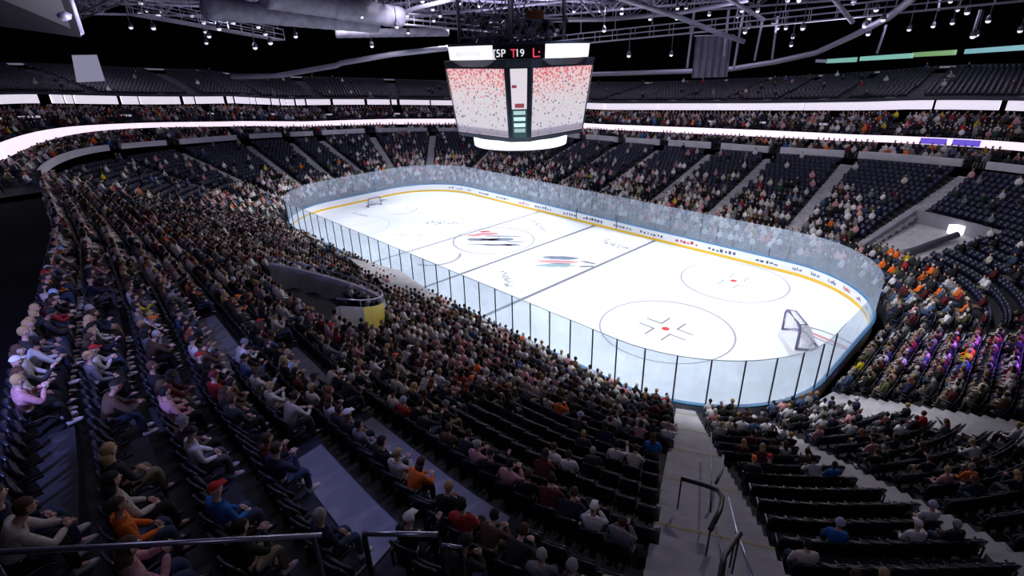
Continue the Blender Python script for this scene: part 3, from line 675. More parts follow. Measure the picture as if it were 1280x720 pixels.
# ---------------------------------------------------------------- roof trusses, catwalks, pipes, ducts
TRM=mat('roof_steel',(.34,.33,.44),rough=.5,metal=.2,noise=.3,nscale=.5)
def truss(a,b,h,w,n,name,label,cat,r=.10,m=TRM,group=None):
    a=Vector(a); b=Vector(b); root=empty(name,a); tag(root,label,cat,group); d=b-a; t=d.normalized(); sd=t.cross(Vector((0,0,1))).normalized()*w/2; up=Vector((0,0,h)); z=Vector((0,0,0))
    ch=MB()
    for o_ in (sd,-sd):
        ch.tube([z+o_,d+o_],r,6); ch.tube([z+o_+up,d+o_+up],r,6)
    ch.build('chords',m,root)
    wb=MB()
    for o_ in (sd,-sd):
        for i in range(n):
            p=d*(i/n)+o_; q=d*((i+1)/n)+o_
            wb.tube([p+(up if i%2 else z),q+(z if i%2 else up)],r*.6,5,False); wb.tube([p,p+up],r*.5,5,False)
    for i in range(n+1): p=d*(i/n); wb.tube([p+sd,p-sd],r*.5,5,False); wb.tube([p+sd+up,p-sd+up],r*.5,5,False)
    wb.build('web_members',m,root); return root
TW=['crossing the hall above the far end seats','over the far goal','over the far blue line','between the scoreboard and the far end','passing just behind the scoreboard','above centre ice, near the scoreboard hoist','above the near blue line','above the near faceoff circles','above the near goal']
for i,x in enumerate((-66,-54,-42,-30,-19,-8,4,16)):
    truss((x,-42,25.2+ (i%2)*.5),(x,62,25.2+(i%2)*.5),3.2,1.6,26,'roof_truss','grey steel roof truss '+TW[i],'roof truss',r=.13,group='cross trusses under the roof')
for i,y in enumerate((-22,-2,20,40,56)):
    truss((-78,y,24.2),(34,y,24.2),2.2,1.4,30,'roof_truss',('long grey roof truss running lengthwise '+('above the near stand','just beside the scoreboard','above the far boards','above the far seats','along the back of the far upper deck')[i]),'roof truss',r=.11,group='lengthwise trusses under the roof')
def catwalk(a,b,label):
    a=Vector(a); b=Vector(b); root=empty('catwalk',a); tag(root,label,'catwalk'); d=b-a; t=d.normalized(); sd=t.cross(Vector((0,0,1))).normalized()*.6; n=max(4,int(d.length/2.2))
    mb=MB(); mb.bar((0,0,0),d,1.3,.12); mb.build('walk_deck',TRM,root)
    mb=MB()
    for s_ in (sd,-sd):
        for z in (.55,1.1): mb.tube([s_+Vector((0,0,z)),d+s_+Vector((0,0,z))],.04,5)
        for i in range(n+1): p=d*(i/n)+s_; mb.tube([p,p+Vector((0,0,1.1))],.035,5,False)
    mb.build('guard_rail',STEEL,root)
    mb=MB()
    for i in range(0,n+1,2): p=d*(i/n); mb.tube([p+Vector((0,0,1.1)),p+Vector((0,0,10))],.05,5,False)
    mb.build('hanger_rods',STEEL,root)
    return root
catwalk(camray(650,62,75),camray(1290,0,62),'grey lighting catwalk crossing high above the far seats, right of the scoreboard')
catwalk(camray(350,50,75),camray(170,18,55),'grey lighting catwalk high above the far end, left of the scoreboard')
catwalk(camray(420,24,62),camray(620,40,78),'short grey catwalk leading to the scoreboard rigging')
def pipe(name,pts,r,label,cat='pipe',m=STEEL):
    base=pts[0]; mb=MB(); mb.tube([tuple(np.array(p)-np.array(base)) for p in pts],r,8)
    o=mb.build(name,m,None,True); o.location=base; tag(o,label,cat); return o
pipe('hanging_pipe',[camray(*p) for p in ((290,96,92),(345,95,88),(420,82,84),(426,79,83),(490,68,80),(560,60,77))],.34,'pale grey pipe rising from the upper rail to the scoreboard')
pipe('hanging_pipe',[camray(*p) for p in ((735,93,85),(800,91,83),(860,89,81),(915,86,80),(970,77,77),(1020,66,74),(1066,45,68),(1110,22,62),(1142,-3,57))],.3,'pale grey pipe sweeping up to the right above the far seats')
pipe('roof_strut',[camray(*p) for p in ((770,-4,60),(850,22,64),(900,42,68),(930,52,70))],.26,'grey diagonal strut slanting down right of the scoreboard','strut')
pipe('roof_strut',[camray(*p) for p in ((905,-5,60),(955,25,63))],.2,'thin grey diagonal strut above the right catwalk','strut')
pipe('roof_strut',[camray(*p) for p in ((1040,-4,60),(1066,28,62))],.2,'short grey diagonal strut near the top right','strut')
pipe('roof_strut',[camray(*p) for p in ((450,36,70),(520,10,64),(575,-3,60))],.22,'grey curved strut left of the scoreboard rigging','strut')
pipe('roof_strut',[camray(*p) for p in ((670,25,66),(760,24,70),(850,16,72),(935,0,70))],.25,'long grey beam above the right side catwalk','strut')
for i,(a,b,r_) in enumerate((((722,-3),(748,26),.12),((742,-3),(757,25),.1),((868,12),(859,85),.14),((911,12),(905,70),.14),((930,10),(917,86),.14),((954,22),(943,76),.12),((972,20),(965,74),.12),((1108,31),(1096,67),.12),((1226,12),(1216,44),.14),((1175,-2),(1173,14),.1))):
    pipe('hanger_rod',[camray(*a,72),camray(*b,72)],r_,'thin grey hanger rod, %s'%('left one of a close pair right of the hoist','right one of a close pair right of the hoist','long, bent slightly, right of the diagonal strut','shorter, at the left edge of the pale banner','long, at the right edge of the pale banner','short, right of the pale banner','short, farther right of the pale banner','slanting, above the green lit strip','ending in two small lamps above the blue strip','stub at the top edge above the right catwalk')[i],'rod')
# pale corrugated ducts
DUCT=mat('duct_metal',(.28,.26,.36),rough=.55,noise=.35,nscale=1.2)
for i,(p,q,r_,t_) in enumerate((((255,10,58),(470,30,66),.9,0),((330,-6,56),(500,22,64),1.0,1),((420,42,74),(560,40,78),.5,2),((880,68,78),(915,66,78),1.6,3))):
    if i==3: continue
    mb=MB(); a=Vector(camray(*p)); b=Vector(camray(*q)); d=b-a; n=26; mb.tube([tuple(d*(j/n)) for j in range(n+1)],[r_*(1+.05*(j%2)) for j in range(n+1)],14); o=mb.build('air_duct',DUCT,None,True); o.location=a; tag(o,('fat pale grey corrugated duct at the top left','pale duct running along the top edge of the view','thin pale duct below the bigger ducts')[i],'duct')
# pale hanging banner / curtain at right of scoreboard
bn=empty('hanging_banner',camray(893,45,74),math.radians(47)); tag(bn,'pale grey folded banner hanging between rods right of the scoreboard','banner')
mb=MB(); v=[]; n=18
for i in range(n+1):
    x=-2.2+4.4*i/n; y=.16*math.sin(i*1.9); v+=[(x,y,-4.6),(x,y,0),(x,y+.03,0),(x,y+.03,-4.6)]
mb.add(v,[(i*4+k,(i+1)*4+k,(i+1)*4+(k+1)%4,i*4+(k+1)%4) for i in range(n) for k in range(4)]); mb.build('cloth',mat('banner_cloth',(.22,.21,.30),rough=.8,noise=.3,nscale=1),bn); mb=MB(); mb.tube([(-2.4,0,.05),(2.4,0,.05)],.06,8); mb.build('banner_rod',STEEL,bn)
# green / blue lit strip at far right
GS=empty('coloured_light_strip',camray(1020,76,95)); tag(GS,'thin green and blue lit strip under the roof at the right','light strip')
for a,b,c in (((1034,76.5),(1070,74.5),(.25,.6,.5)),((1076,73.5),(1140,69.5),(.3,.72,.62)),((1142,68.5),(1194,65.5),(.28,.50,.16)),((1207,64.5),(1292,58.5),(.30,.62,.75))):
    mb=MB(); p=np.array(camray(*a,95)); q=np.array(camray(*b,85)); o0=np.array(GS.location); mb.bar(p-o0,q-o0,.3,.55); mb.build('strip_length',mat('strip_%d'%int(c[0]*1000+c[2]*10),(.2,.4,.3),emit=.55,ecol=c),GS,label='greenish lit length' if c[2]<.7 else 'pale blue lit length')
mb=MB(); mb.bar((0,0,-.0),np.array(camray(1034,76.5,94.5))-np.array(GS.location),.3,.4); mb.build('end_cap',STEEL,GS)
# small lit panel and framed dark panel at far left
pn=empty('wall_screen',camray(109,85,84),math.radians(-75)); tag(pn,'pale grey lit square screen on the back wall at the upper left','screen')
mb=MB(); mb.hexa([(-1.4,-.1,-1.5),(1.5,-.1,-1.5),(1.5,.1,-1.5),(-1.4,.1,-1.5),(-1.4,-.1,1.4),(1.1,-.1,1.4),(1.1,.1,1.4),(-1.4,.1,1.4)]); mb.build('screen_face',mat('grey_screen',(.2,.2,.3),emit=.32,ecol=(.62,.6,.85)),pn)
pf=empty('suspended_frame',camray(60,20,40)); tag(pf,'dark suspended panel with pale metal edges in the top left corner','panel')
O=np.array(pf.location); c=[np.array(camray(*p))-O for p in ((-25,23,40),(101,41,40),(84,-12,38),(-25,-12,36))]
n_=np.cross(c[1]-c[0],c[3]-c[0]); n_/=np.linalg.norm(n_)
mb=MB(); mb.hexa([*c,*[p+n_*.25 for p in c]]); mb.build('dark_panel',mat('panel_dark',(.01,.01,.015),rough=.7),pf)
mb=MB(); mb.tube([c[0],c[1]],.22,8); mb.tube([c[1],c[2]],.16,8); mb.build('metal_edges',STEEL,pf,True)
mb=MB(); p=np.array(camray(70,19,39.5))-O; mb.tube([p+np.array([-.9,-.3,0]),p+np.array([.9,.3,0])],.3,8); mb.build('mounted_lamp',STEEL,pf,True)
# round fixtures hanging under the trusses
spots=[]
for i in range(70):
    px=random.uniform(130,1270); py=random.uniform(2,50 if px<560 or px>740 else 30)-(px>960)*6
    if 560<px<745 and py>20: continue
    spots.append((px,max(1,py)))
spots+=[(258,54),(319,60),(338,54),(465,58),(786,70),(839,69),(1216,46),(1221,44),(991,47),(989,57),(1067,4),(1085,43),(1275,39),(240,20),(640-90,20),(509,20)]
for i,(px,py) in enumerate(spots):
    t=random.uniform(60,80); root=empty('ceiling_spotlight',camray(px,py,t))
    side='left of' if px<560 else ('above' if px<745 else 'right of')
    tag(root,'small round spotlight hanging under the dark roof %s the scoreboard'%side,'spotlight','roof spotlights '+side+' the scoreboard')
    if i==0:
        mb=MB(); mb.ell((0,0,0),(.2,.2,.16),10,6); ME1=mb.mesh('lamp_lens',LAMPM,True)
        mb=MB(); mb.tube([(0,0,.05),(0,0,.35),(0,0,.5)],[.26,.2,.1],10); mb.tube([(0,0,.5),(0,0,2.2)],.04,6); ME2=mb.mesh('lamp_can',DSTEEL,True)
    for nm,me in (('lens',ME1),('housing',ME2)):
        o=bpy.data.objects.new(nm,me); COL.objects.link(o); o.parent=root
# ---------------------------------------------------------------- seat positions
def in_aisle(u,s,extra=.22):
    for a,h,_ in AIS:
        if a>ACC[3]+5 and s<S1+4*tv(SP,u): continue
        d=abs((u-a+UT/2)%UT-UT/2)*ringscale(u,s)
        if h<0 and u<a: d+=.2
        if d<(h if h>0 else -h*ringscale(u,s))+extra: return True
    return False
def smooth_noise(seed):
    r=np.random.default_rng(seed); T=r.random((60,30))
    def f(u,k):
        x=(u/UT*60)%60; y=k%29; i,j=int(x)%60,int(y); a,b=x-int(x),y-j; i2=(i+1)%60
        return (T[i,j]*(1-a)+T[i2,j]*a)*(1-b)+(T[i,j+1]*(1-a)+T[i2,j+1]*a)*b
    return f
NZ=smooth_noise(3)
def occ(u,k):
    u%=UT
    n=NZ(u,k)
    if u<ux('near',15): b=.88 if k>=13 else .92                 # left part of near stand, full
    elif u<ux('near',25): b=.9 if k<19 else .7
    elif u<53.4: b=.86 if k<8 else (.4 if k<12 else (.15 if k in(12,13) else (.9 if k in (14,16) else .5)))
    elif u<uang(1,47): b=.88 if k<5 else (.32 if k<9 else .20)
    elif u<uang(1,76): b=.6 if k<4 else .24
    elif u<ACC[2]+9: b=.86
    elif u<VOM[1]+2: b=.82 if k<5 else .12
    elif u<ACC[5]: b=.9 if k<7 else (.62 if k<11 else (.26 if k<15 else .08))
    elif u<ACC[6]: b=.92 if k<7 else (.55 if k<12 else .2)
    elif u<ACC[7]+RA*.10: b=.9 if k<6 else (.35 if k<11 else .07)
    elif u<ACC[7]+RA*.80: b=.95 if k<9 else (.12 if k<NROW-1 else .05)
    else: b=.92
    return b*(.55+.9*n) if b<.8 else b+(n-.5)*.25
seats=[]      # x,y,z,nx,ny,u,k,occupied
for k in range(NROW):
    u=0.0
    sidx=0
    while u<UT:
        s=row_s(u,k+1)-.42; du=.535/ringscale(u,s); u+=du
        if in_aisle(u,s) or in_vom(u,k) or in_nv(u,k) or in_strip(u,k): continue
        (x,y),n=ring(u,s); seats.append((x,y,row_z(u,k),n[0],n[1],u,k,random.random()<occ(u,k)))
print('lower seats',len(seats),'occ',sum(s[7] for s in seats))
upper=[]
def addtier(s0,s1,f0,f1,n,b,tier):
    for i in range(n):
        s=s0+(s1-s0)*(i+1)/n-.38; f=lerp(f0,f1,i/max(1,n-1)); u=UA+1
        while u<UB-2:
            u+=.56/ringscale(u,s)
            if NZ(u*1.0,0)>-1 and (int(u/7.3)!=int((u-.9)/7.3)): continue
            (x,y),n_=ring(u,s); upper.append((x,y,f(u),n_[0],n_[1],u,tier,random.random()<b(u)))
addtier(20.1,24.4,MZ0,MZ1,4,lambda u:.85,'mez')
addtier(23.95,26.9,C0,CM,3,lambda u:.85,'club'); addtier(27.0,30.2,off(CM,.35),C1,3,lambda u:.8,'club')
addtier(30.6,45,B2T,off(TP,-.75),NU,lambda u:.02,'deck')
print('upper',len(upper))
# visibility ranking for individuals
def frame_info(x,y,z):
    px,py,d=project([(x,y,z+.9)])[0]; return px,py,d
rank=[]
for i,s in enumerate(seats):
    px,py,d=frame_info(*s[:3])
    if d>1 and -20<px<1300 and 150<py<735: rank.append((d,i))
rank.sort()
per=[i for d,i in rank if seats[i][7]][:300]
sea_all=[i for d,i in rank][:300]
per_set=set(per); sea_set=set(sea_all)
print('person d',frame_info(*seats[per[-1]][:3]),'seat d',frame_info(*seats[sea_all[-1]][:3]))
# ---------------------------------------------------------------- detailed seat (pan, backrest, armrests, pedestal); origin on the tread, faces +Y
def panel(fn,nu,nv,th):
    mb=MB(); v=[]
    for j in range(nv+1):
        for i in range(nu+1):
            p,n=fn(i/nu,j/nv); v.append(p); 
    base=len(v)
    for j in range(nv+1):
        for i in range(nu+1):
            p,n=fn(i/nu,j/nv); v.append((p[0]-n[0]*th,p[1]-n[1]*th,p[2]-n[2]*th))
    W_=nu+1; f=[]
    for j in range(nv):
        for i in range(nu):
            a=j*W_+i; f.append((a,a+1,a+W_+1,a+W_)); b=a+base; f.append((b+W_,b+W_+1,b+1,b))
    for i in range(nu): f.append((i,base+i,base+i+1,i+1)); a=nv*W_+i; f.append((a+1,base+a+1,base+a,a))
    for j in range(nv): a=j*W_; f.append((a+W_,base+a+W_,base+a,a)); a=j*W_+nu; f.append((a,base+a,base+a+W_,a+W_))
    return mb.add(v,f)
def backfn(u,v):
    x=(u-.5)*.50; e=abs(u-.5)*2; top=.95-.07*e**4; z=.42+(top-.42)*v
    return (x,-.10-.14*v+.05*e*e,z),(0,-1,.0)
def panfn(u,v):
    x=(u-.5)*.46; y=-.10+.42*v; return (x,y,.445+.02*math.sin(pi*v)-.05*(v>.9)+.015*abs(u-.5)*2),(0,0,1)
BACK=panel(backfn,6,6,.05).mesh('backrest',SEATM,True); PAN=panel(panfn,4,5,.05).mesh('seat_pan',SEATM,True)
mb=MB(); mb.box(-.275,-.235,-.16,.18,.62,.655); mb.box(-.27,-.24,-.16,-.12,.3,.62); ARML=mb.mesh('armrest',BLK)
mb=MB(); mb.box(-.03,.03,-.12,.0,.0,.42); mb.box(-.20,.20,-.16,.10,.38,.41); PED=mb.mesh('pedestal',BLK)
PANUP=bpy.data.meshes.new('seat_pan_folded')
mb=MB(); m_=panel(panfn,4,5,.05)
m_.v=[(x,-.10+ (z-.44)*1.0+.02+ (y+.10)*.18,.44+(y+.10)*.95) for x,y,z in m_.v]; PANUP=m_.mesh('seat_pan',SEATM,True)
def rowword(k):
    return ['front','second','third','fourth','fifth','sixth','seventh','eighth','ninth','tenth','eleventh','twelfth','thirteenth','fourteenth','fifteenth','sixteenth','seventeenth','eighteenth','nineteenth','twentieth','twenty-first','last'][k]
def mkobj(name,me,parent=None,loc=None):
    o=bpy.data.objects.new(name,me); COL.objects.link(o)
    if parent: o.parent=parent
    if loc is not None: o.location=loc
    return o
# ---------------------------------------------------------------- people templates
def skin(verts,edges,rad,sub=1):
    me=bpy.data.meshes.new('t'); me.from_pydata(verts,edges,[]); ob=bpy.data.objects.new('t',me); COL.objects.link(ob)
    md=ob.modifiers.new('s','SKIN'); md.use_smooth_shade=True
    for i,r in enumerate(rad): me.skin_vertices[0].data[i].radius=(r,r) if not isinstance(r,tuple) else r
    me.skin_vertices[0].data[0].use_root=True
    if sub: sm=ob.modifiers.new('b','SUBSURF'); sm.levels=sub; sm.render_levels=sub
    dg=bpy.context.evaluated_depsgraph_get(); r=bpy.data.meshes.new_from_object(ob.evaluated_get(dg)); bpy.data.objects.remove(ob)
    vs=[tuple(v.co) for v in r.vertices]; fs=[tuple(p.vertices) for p in r.polygons]; bpy.data.meshes.remove(r); return vs,fs
def pose(lean,arms):
    """joint positions of a seated figure, origin on the seat pan, facing +Y"""
    J={}
    J['pel']=(0,-.02,.10); c=math.cos(lean); s=math.sin(lean)
    up=lambda h,y=0:(0,-.02+s*h+y*c,.10+c*h-y*s)
    J['bel']=up(.16,.01); J['che']=up(.34,.0); J['nec']=up(.50,-.02); J['nk2']=up(.55,.0); J['hd1']=up(.61,.02); J['hd2']=up(.70,.025); J['hd3']=up(.76,.01)
    sh=up(.44,-.01)
    for i,sx in enumerate((-1,1)):
        J['sh%d'%i]=(sx*.19,sh[1],sh[2]); e,w=arms[i]; J['el%d'%i]=(sx*e[0],e[1],e[2]); J['wr%d'%i]=(sx*w[0],w[1],w[2])
        J['hip%d'%i]=(sx*.09,.06,.07); J['kn%d'%i]=(sx*.125,.44,.09); J['an%d'%i]=(sx*.13,.46,-.34); J['to%d'%i]=(sx*.14,.62,-.40)
    return J
POSES=[pose(.02,[((.24,.06,.26),(.10,.30,.16))]*2), pose(.45,[((.22,.36,.22),(.07,.52,.24))]*2), pose(.10,[((.25,.20,.32),(.06,.34,.48))]*2), pose(.05,[((.24,.06,.26),(.12,.30,.17)),((.30,.22,.34),(.26,.42,.52))])]
def build_person(J):
    V=[];E=[];Rr=[]; idx={}
    def a(n,r,p=None):
        idx[n]=len(V); V.append(J[n]); Rr.append(r)
        if p: E.append((idx[p],idx[n]))
    a('pel',.12); a('bel',.115,'pel'); a('che',.125,'bel'); a('nec',.075,'che'); a('nk2',.052,'nec'); a('hd1',.066,'nk2'); a('hd2',.078,'hd1'); a('hd3',.062,'hd2')
    for i in (0,1):
        a('sh%d'%i,.055,'che'); a('el%d'%i,.040,'sh%d'%i); a('wr%d'%i,.026,'el%d'%i)
        a('hip%d'%i,.088,'pel'); a('kn%d'%i,.058,'hip%d'%i); a('an%d'%i,.040,'kn%d'%i); a('to%d'%i,.036,'an%d'%i)
    vs,fs=skin(V,E,Rr,1); B=MB(); B.add(vs,fs)
    # head detail: skull, nose, ears, chin
    h=Vector(J['hd2']); B.ell((h.x,h.y+.0,h.z),(.078,.098,.112),12,8); B.ell((h.x,h.y+.098,h.z-.015),(.013,.02,.022),6,4)
    for sx in (-1,1): B.ell((h.x+sx*.08,h.y,h.z-.01),(.014,.022,.032),6,4)
    # hands: palm, four fingers, thumb
    for i,sx in enumerate((-1,1)):
        w=Vector(J['wr%d'%i]); e=Vector(J['el%d'%i]); t=(w-e).normalized(); side=t.cross(Vector((0,0,1))).normalized(); dn=t.cross(side).normalized()
        if dn.z>0: dn=-dn
        p0=w+t*.01; p1=w+t*.085
        B.tube([p0,w+t*.045,p1],[.026,.036,.030],8)
        for f,(o_,ln) in enumerate(((-.030,.066),(-.010,.076),(.010,.072),(.030,.056))):
            b=w+t*.08+side*o_; B.tube([b,b+t*ln*.45+dn*.008,b+t*ln*.75+dn*.028,b+t*ln*.82+dn*.045],[.0095,.009,.0085,.007],5)
        b=w+t*.03-side*sx*.03; B.tube([b,b+t*.03-side*sx*.025,b+t*.055-side*sx*.028+dn*.01],[.012,.011,.008],5)
    nb=len(B.f)
    for sx in (-1,1): B.ell((h.x+sx*.030,h.y+.088,h.z+.012),(.011,.008,.007),6,4)
    ne=len(B.f); B.ell((h.x,h.y+.088,h.z-.052),(.024,.01,.006),6,4)
    body=B.mesh('person',None,True); body.materials.append(mat('skin_1',(.55,.33,.25),rough=.55)); body.materials.append(mat('eye_dark',(.02,.015,.015),rough=.3)); body.materials.append(mat('lip',(.42,.16,.14),rough=.5))
    for i,p in enumerate(body.polygons): p.material_index=1 if nb<=i<ne else (2 if i>=ne else 0)
    # top
    V=[];E=[];Rr=[];idx.clear()
    a('pel',.135); a('bel',.135,'pel'); a('che',.155,'bel'); a('nec',.112,'che'); J['col']=tuple((Vector(J['nec'])*.55+Vector(J['nk2'])*.45)); a('col',.070,'nec')
    for i in (0,1): a('sh%d'%i,.075,'che'); a('el%d'%i,.058,'sh%d'%i); a('wr%d'%i,.042,'el%d'%i)
    vs,fs=skin(V,E,Rr,1); B=MB(); B.add(vs,fs); top=B.mesh('top',MATS['black_plastic'],True)
    V=[];E=[];Rr=[];idx.clear()
    a('pel',.138)
    for i in (0,1): a('hip%d'%i,.104,'pel'); a('kn%d'%i,.080,'hip%d'%i); a('an%d'%i,.062,'kn%d'%i)
    vs,fs=skin(V,E,Rr,1); B=MB(); B.add(vs,fs); tro=B.mesh('trousers',MATS['black_plastic'],True)
    sho=[]
    for i in (0,1): B=MB(); p=Vector(J['an%d'%i]); q=Vector(J['to%d'%i]); B.tube([p+Vector((0,-.06,-.06)),p+Vector((0,.04,-.055)),q+Vector((0,0,.0)),q+Vector((0,.05,-.005))],[.045,.052,.045,.025],8); sho.append(B.mesh('shoe',MATS['black_plastic'],True))
    # headwear and hair variants
    H={}
    def shell(name,rx,ry,rz,keep,extra=None,oy=-.008,oz=.012):
        B=MB(); B.ell((h.x,h.y+oy,h.z+oz),(rx,ry,rz),14,10); ff=[]
        for f in B.f:
            c=sum((Vector(B.v[i]) for i in f),Vector())/len(f)-h
            if keep(c): ff.append(f)
        B.f=ff
        if extra: extra(B)
        H[name]=B.mesh('hair' if 'cap' not in name and 'beanie' not in name and 'hood' not in name else name.split('_')[0],MATS['black_plastic'],True)
    shell('short',.088,.108,.118,lambda c:c.z>.045 or (c.y<.0 and c.z>-.05))
    shell('long',.094,.112,.122,lambda c:c.z>.05 or c.y<.01,lambda B:B.tube([(h.x,h.y-.06,h.z-.02),(h.x,h.y-.085,h.z-.14),(h.x,h.y-.085,h.z-.24),(h.x,h.y-.07,h.z-.28)],[.09,.088,.07,.03],10))
    shell('bun',.088,.108,.118,lambda c:c.z>.045 or (c.y<.0 and c.z>-.05),lambda B:B.ell((h.x,h.y-.10,h.z+.09),(.045,.045,.045),8,6))
    shell('cap',.092,.110,.118,lambda c:c.z>.035,lambda B:B.add([(h.x-.07,h.y+.08,h.z+.045),(h.x-.06,h.y+.17,h.z+.035),(h.x+.06,h.y+.17,h.z+.035),(h.x+.07,h.y+.08,h.z+.045),(h.x-.07,h.y+.08,h.z+.055),(h.x-.06,h.y+.17,h.z+.045),(h.x+.06,h.y+.17,h.z+.045),(h.x+.07,h.y+.08,h.z+.055)],[(3,2,1,0),(4,5,6,7),(0,1,5,4),(1,2,6,5),(2,3,7,6)]))
    shell('beanie',.095,.114,.130,lambda c:c.z>.02,lambda B:B.tube([(h.x+.096*math.cos(2*pi*i/14),h.y-.008+.114*math.sin(2*pi*i/14),h.z+.03) for i in range(14)],.014,6,False,True))
    return body,top,tro,sho,H
TPL=[build_person(J) for J in POSES]
SKINS=[mat('skin_%d'%i,c,rough=.55) for i,c in enumerate(((.58,.36,.28),(.50,.29,.21),(.66,.45,.36),(.34,.19,.13),(.62,.40,.33),(.15,.08,.055)),2)]
TOPC=[('black',(.006,.006,.008),20),('charcoal',(.03,.03,.036),12),('navy',(.01,.014,.05),8),('grey',(.20,.20,.23),9),('white',(.72,.70,.74),9),('cream',(.60,.54,.48),5),('maroon',(.11,.012,.022),3),('red',(.42,.025,.03),2.2),('orange',(.8,.16,.015),.9),('brown',(.10,.055,.035),4),('olive',(.08,.085,.03),1.5),('denim blue',(.07,.12,.25),3.5),('bright blue',(.015,.14,.5),.5),('pink',(.60,.30,.34),3.5),('yellow',(.70,.55,.02),.3),('dark green',(.015,.06,.035),1.2)]
HEADC=[('short','short black hair',(.006,.005,.005)),('short','short brown hair',(.06,.03,.015)),('short','short grey hair',(.35,.34,.34)),('short','short blond hair',(.42,.28,.12)),('long','long brown hair',(.07,.035,.018)),('long','long blond hair',(.45,.30,.14)),('long','long black hair',(.008,.006,.006)),('long','long reddish hair',(.22,.06,.02)),('bun','brown hair in a bun',(.06,.03,.015)),('bun','blond hair in a bun',(.40,.27,.12)),('cap','black cap',(.006,.006,.008)),('cap','white cap',(.7,.7,.72)),('cap','red cap',(.45,.02,.02)),('cap','orange cap',(.8,.17,.02)),('beanie','grey beanie',(.2,.2,.22)),('beanie','black beanie',(.008,.008,.01)),('beanie','maroon beanie',(.15,.015,.03)),('beanie','pale blue beanie',(.35,.42,.55))]
TM={n:mat('cloth_'+n.replace(' ','_'),c,rough=.9,noise=.3,nscale=30) for n,c,_ in TOPC}
HM={n:mat('head_'+n.replace(' ','_'),c,rough=.8) for _,n,c in HEADC}
TROM=[mat('denim',(.03,.05,.11),rough=.9),mat('black_trousers',(.006,.006,.008),rough=.9),mat('grey_trousers',(.07,.07,.08),rough=.9),mat('khaki_trousers',(.22,.17,.11),rough=.9)]
SHOM=[mat('dark_shoes',(.01,.01,.012),rough=.6),mat('white_shoes',(.6,.6,.62),rough=.6)]
POSEW=('hands resting','leaning forward','hands raised','one arm out'); TROW=('blue jeans','black trousers','grey trousers','khaki trousers')
HEADW=[10,12,5,5,8,4,6,1.5,2.5,1.5,3,1.6,.5,.4,2,2.5,.8,.8]
def block(u):
    u%=UT
    if u<ux('near',-8.5): return 'far left seats'
    if u<ux('near',4.5): return 'beyond curved entrance'
    if u<ux('near',16): return 'behind curved entrance'
    if u<ux('near',25): return 'among floor strips'
    if u<54.3: return 'left of wide stairs'
    if u<uang(1,47): return 'right of wide stairs'
    if u<uang(1,78): return 'lower right corner'
    return 'behind near end glass'
who={}
# hand-placed looks: clearly visible coloured figures of the photograph (pixel of the head, top, headwear)
def objmat(o,i,m): 
    s=o.material_slots[i]; s.link='OBJECT'; s.material=m
SPECIAL=[((305,358),'orange','orange cap'),((78,352),'orange','red cap'),((85,312),'orange','orange cap'),((272,375),'yellow','short grey hair'),((235,655),'bright blue','red cap'),((178,655),'orange','short brown hair'),((75,462),'grey','short blond hair'),((60,488),'pink','short blond hair'),((245,330),'orange','short black hair'),((1048,690),'bright blue','pale blue beanie'),((1105,690),'white','white cap')]
ph=np.array([(*project([(seats[i][0],seats[i][1],seats[i][2]+1.15)])[0][:2],) for i in per])
spec={}
for (px,py),t,h in SPECIAL:
    d=(ph[:,0]-px)**2+(ph[:,1]-py)**2
    for j in np.argsort(d):
        if per[j] not in spec: spec[per[j]]=(t,h); break
tnames=[t[0] for t in TOPC]; hnames=[h[1] for h in HEADC]
seen={}
pc=0
for j,i in enumerate(per):
    x,y,z,nx,ny,u,k,_=seats[i]
    for tr in range(60):
        if i in spec: t,h=spec[i]
        else: t=random.choices(tnames,[q[2] for q in TOPC])[0]; h=random.choices(hnames,HEADW)[0]
        tp=random.choices((0,1,2,3),(.45,.25,.12,.18))[0]; tw=random.choices((0,1,2,3),(4,5,2,1.5))[0]
        lab='person in %s top, %s, %s, %s, %s'%(t,TROW[tw],h,POSEW[tp],block(u))
        if lab not in seen and len(lab.split())<=16: break
    ti=tnames.index(t); hi=hnames.index(h)
    body,top,tro,sho,H=TPL[tp]
    rz=math.atan2(-ny,-nx)-pi/2+random.uniform(-.22,.22)
    b=mkobj('person',body,None,(x-nx*.02,y-ny*.02,z+.475)); b.rotation_euler=(random.uniform(-.03,.03),random.uniform(-.05,.05),rz); sc=random.uniform(.94,1.06); b.scale=(sc*random.uniform(.95,1.1),sc,sc)
    objmat(b,0,SKINS[random.choices(range(6),(4,4,3,1.2,3,1))[0]])
    seen[lab]=1; tag(b,lab,'person','seated spectators in the near stand')
    who[i]='%s top, %s, %s'%(t,TROW[tw],h)
    o=mkobj('top',top,b); objmat(o,0,TM[t])
    o=mkobj('trousers',tro,b); objmat(o,0,TROM[tw])
    sm_=random.choice(SHOM)
    for q_ in sho: o=mkobj('shoe',q_,b); objmat(o,0,sm_)
    kind,hn,_=HEADC[hi]; nm='hair' if kind in('short','long','bun') else kind
    o=mkobj(nm,H[kind],b); objmat(o,0,HM[hn])
# ---------------------------------------------------------------- individual seats (300 nearest in view)
prevempty={}
for i in sea_all:
    x,y,z,nx,ny,u,k,oc=seats[i]
    r=empty('arena_seat',(x,y,z),math.atan2(-ny,-nx)-pi/2)
    if oc and i in who: lab='folding seat under person in %s, %s'%(who[i],block(u)); lab=' '.join(lab.split()[:16]).rstrip(',')
    else:
        lab='empty black folding seat, %s row from the glass, %s'%(rowword(k),block(u)); 
    tag(r,lab,'seat','black folding seats of the near stand')
    mkobj('backrest',BACK,r); mkobj('seat_pan',PAN if oc else PANUP,r); mkobj('armrest',ARML,r); o=mkobj('armrest',ARML,r,(.51,0,0)); mkobj('pedestal',PED,r)
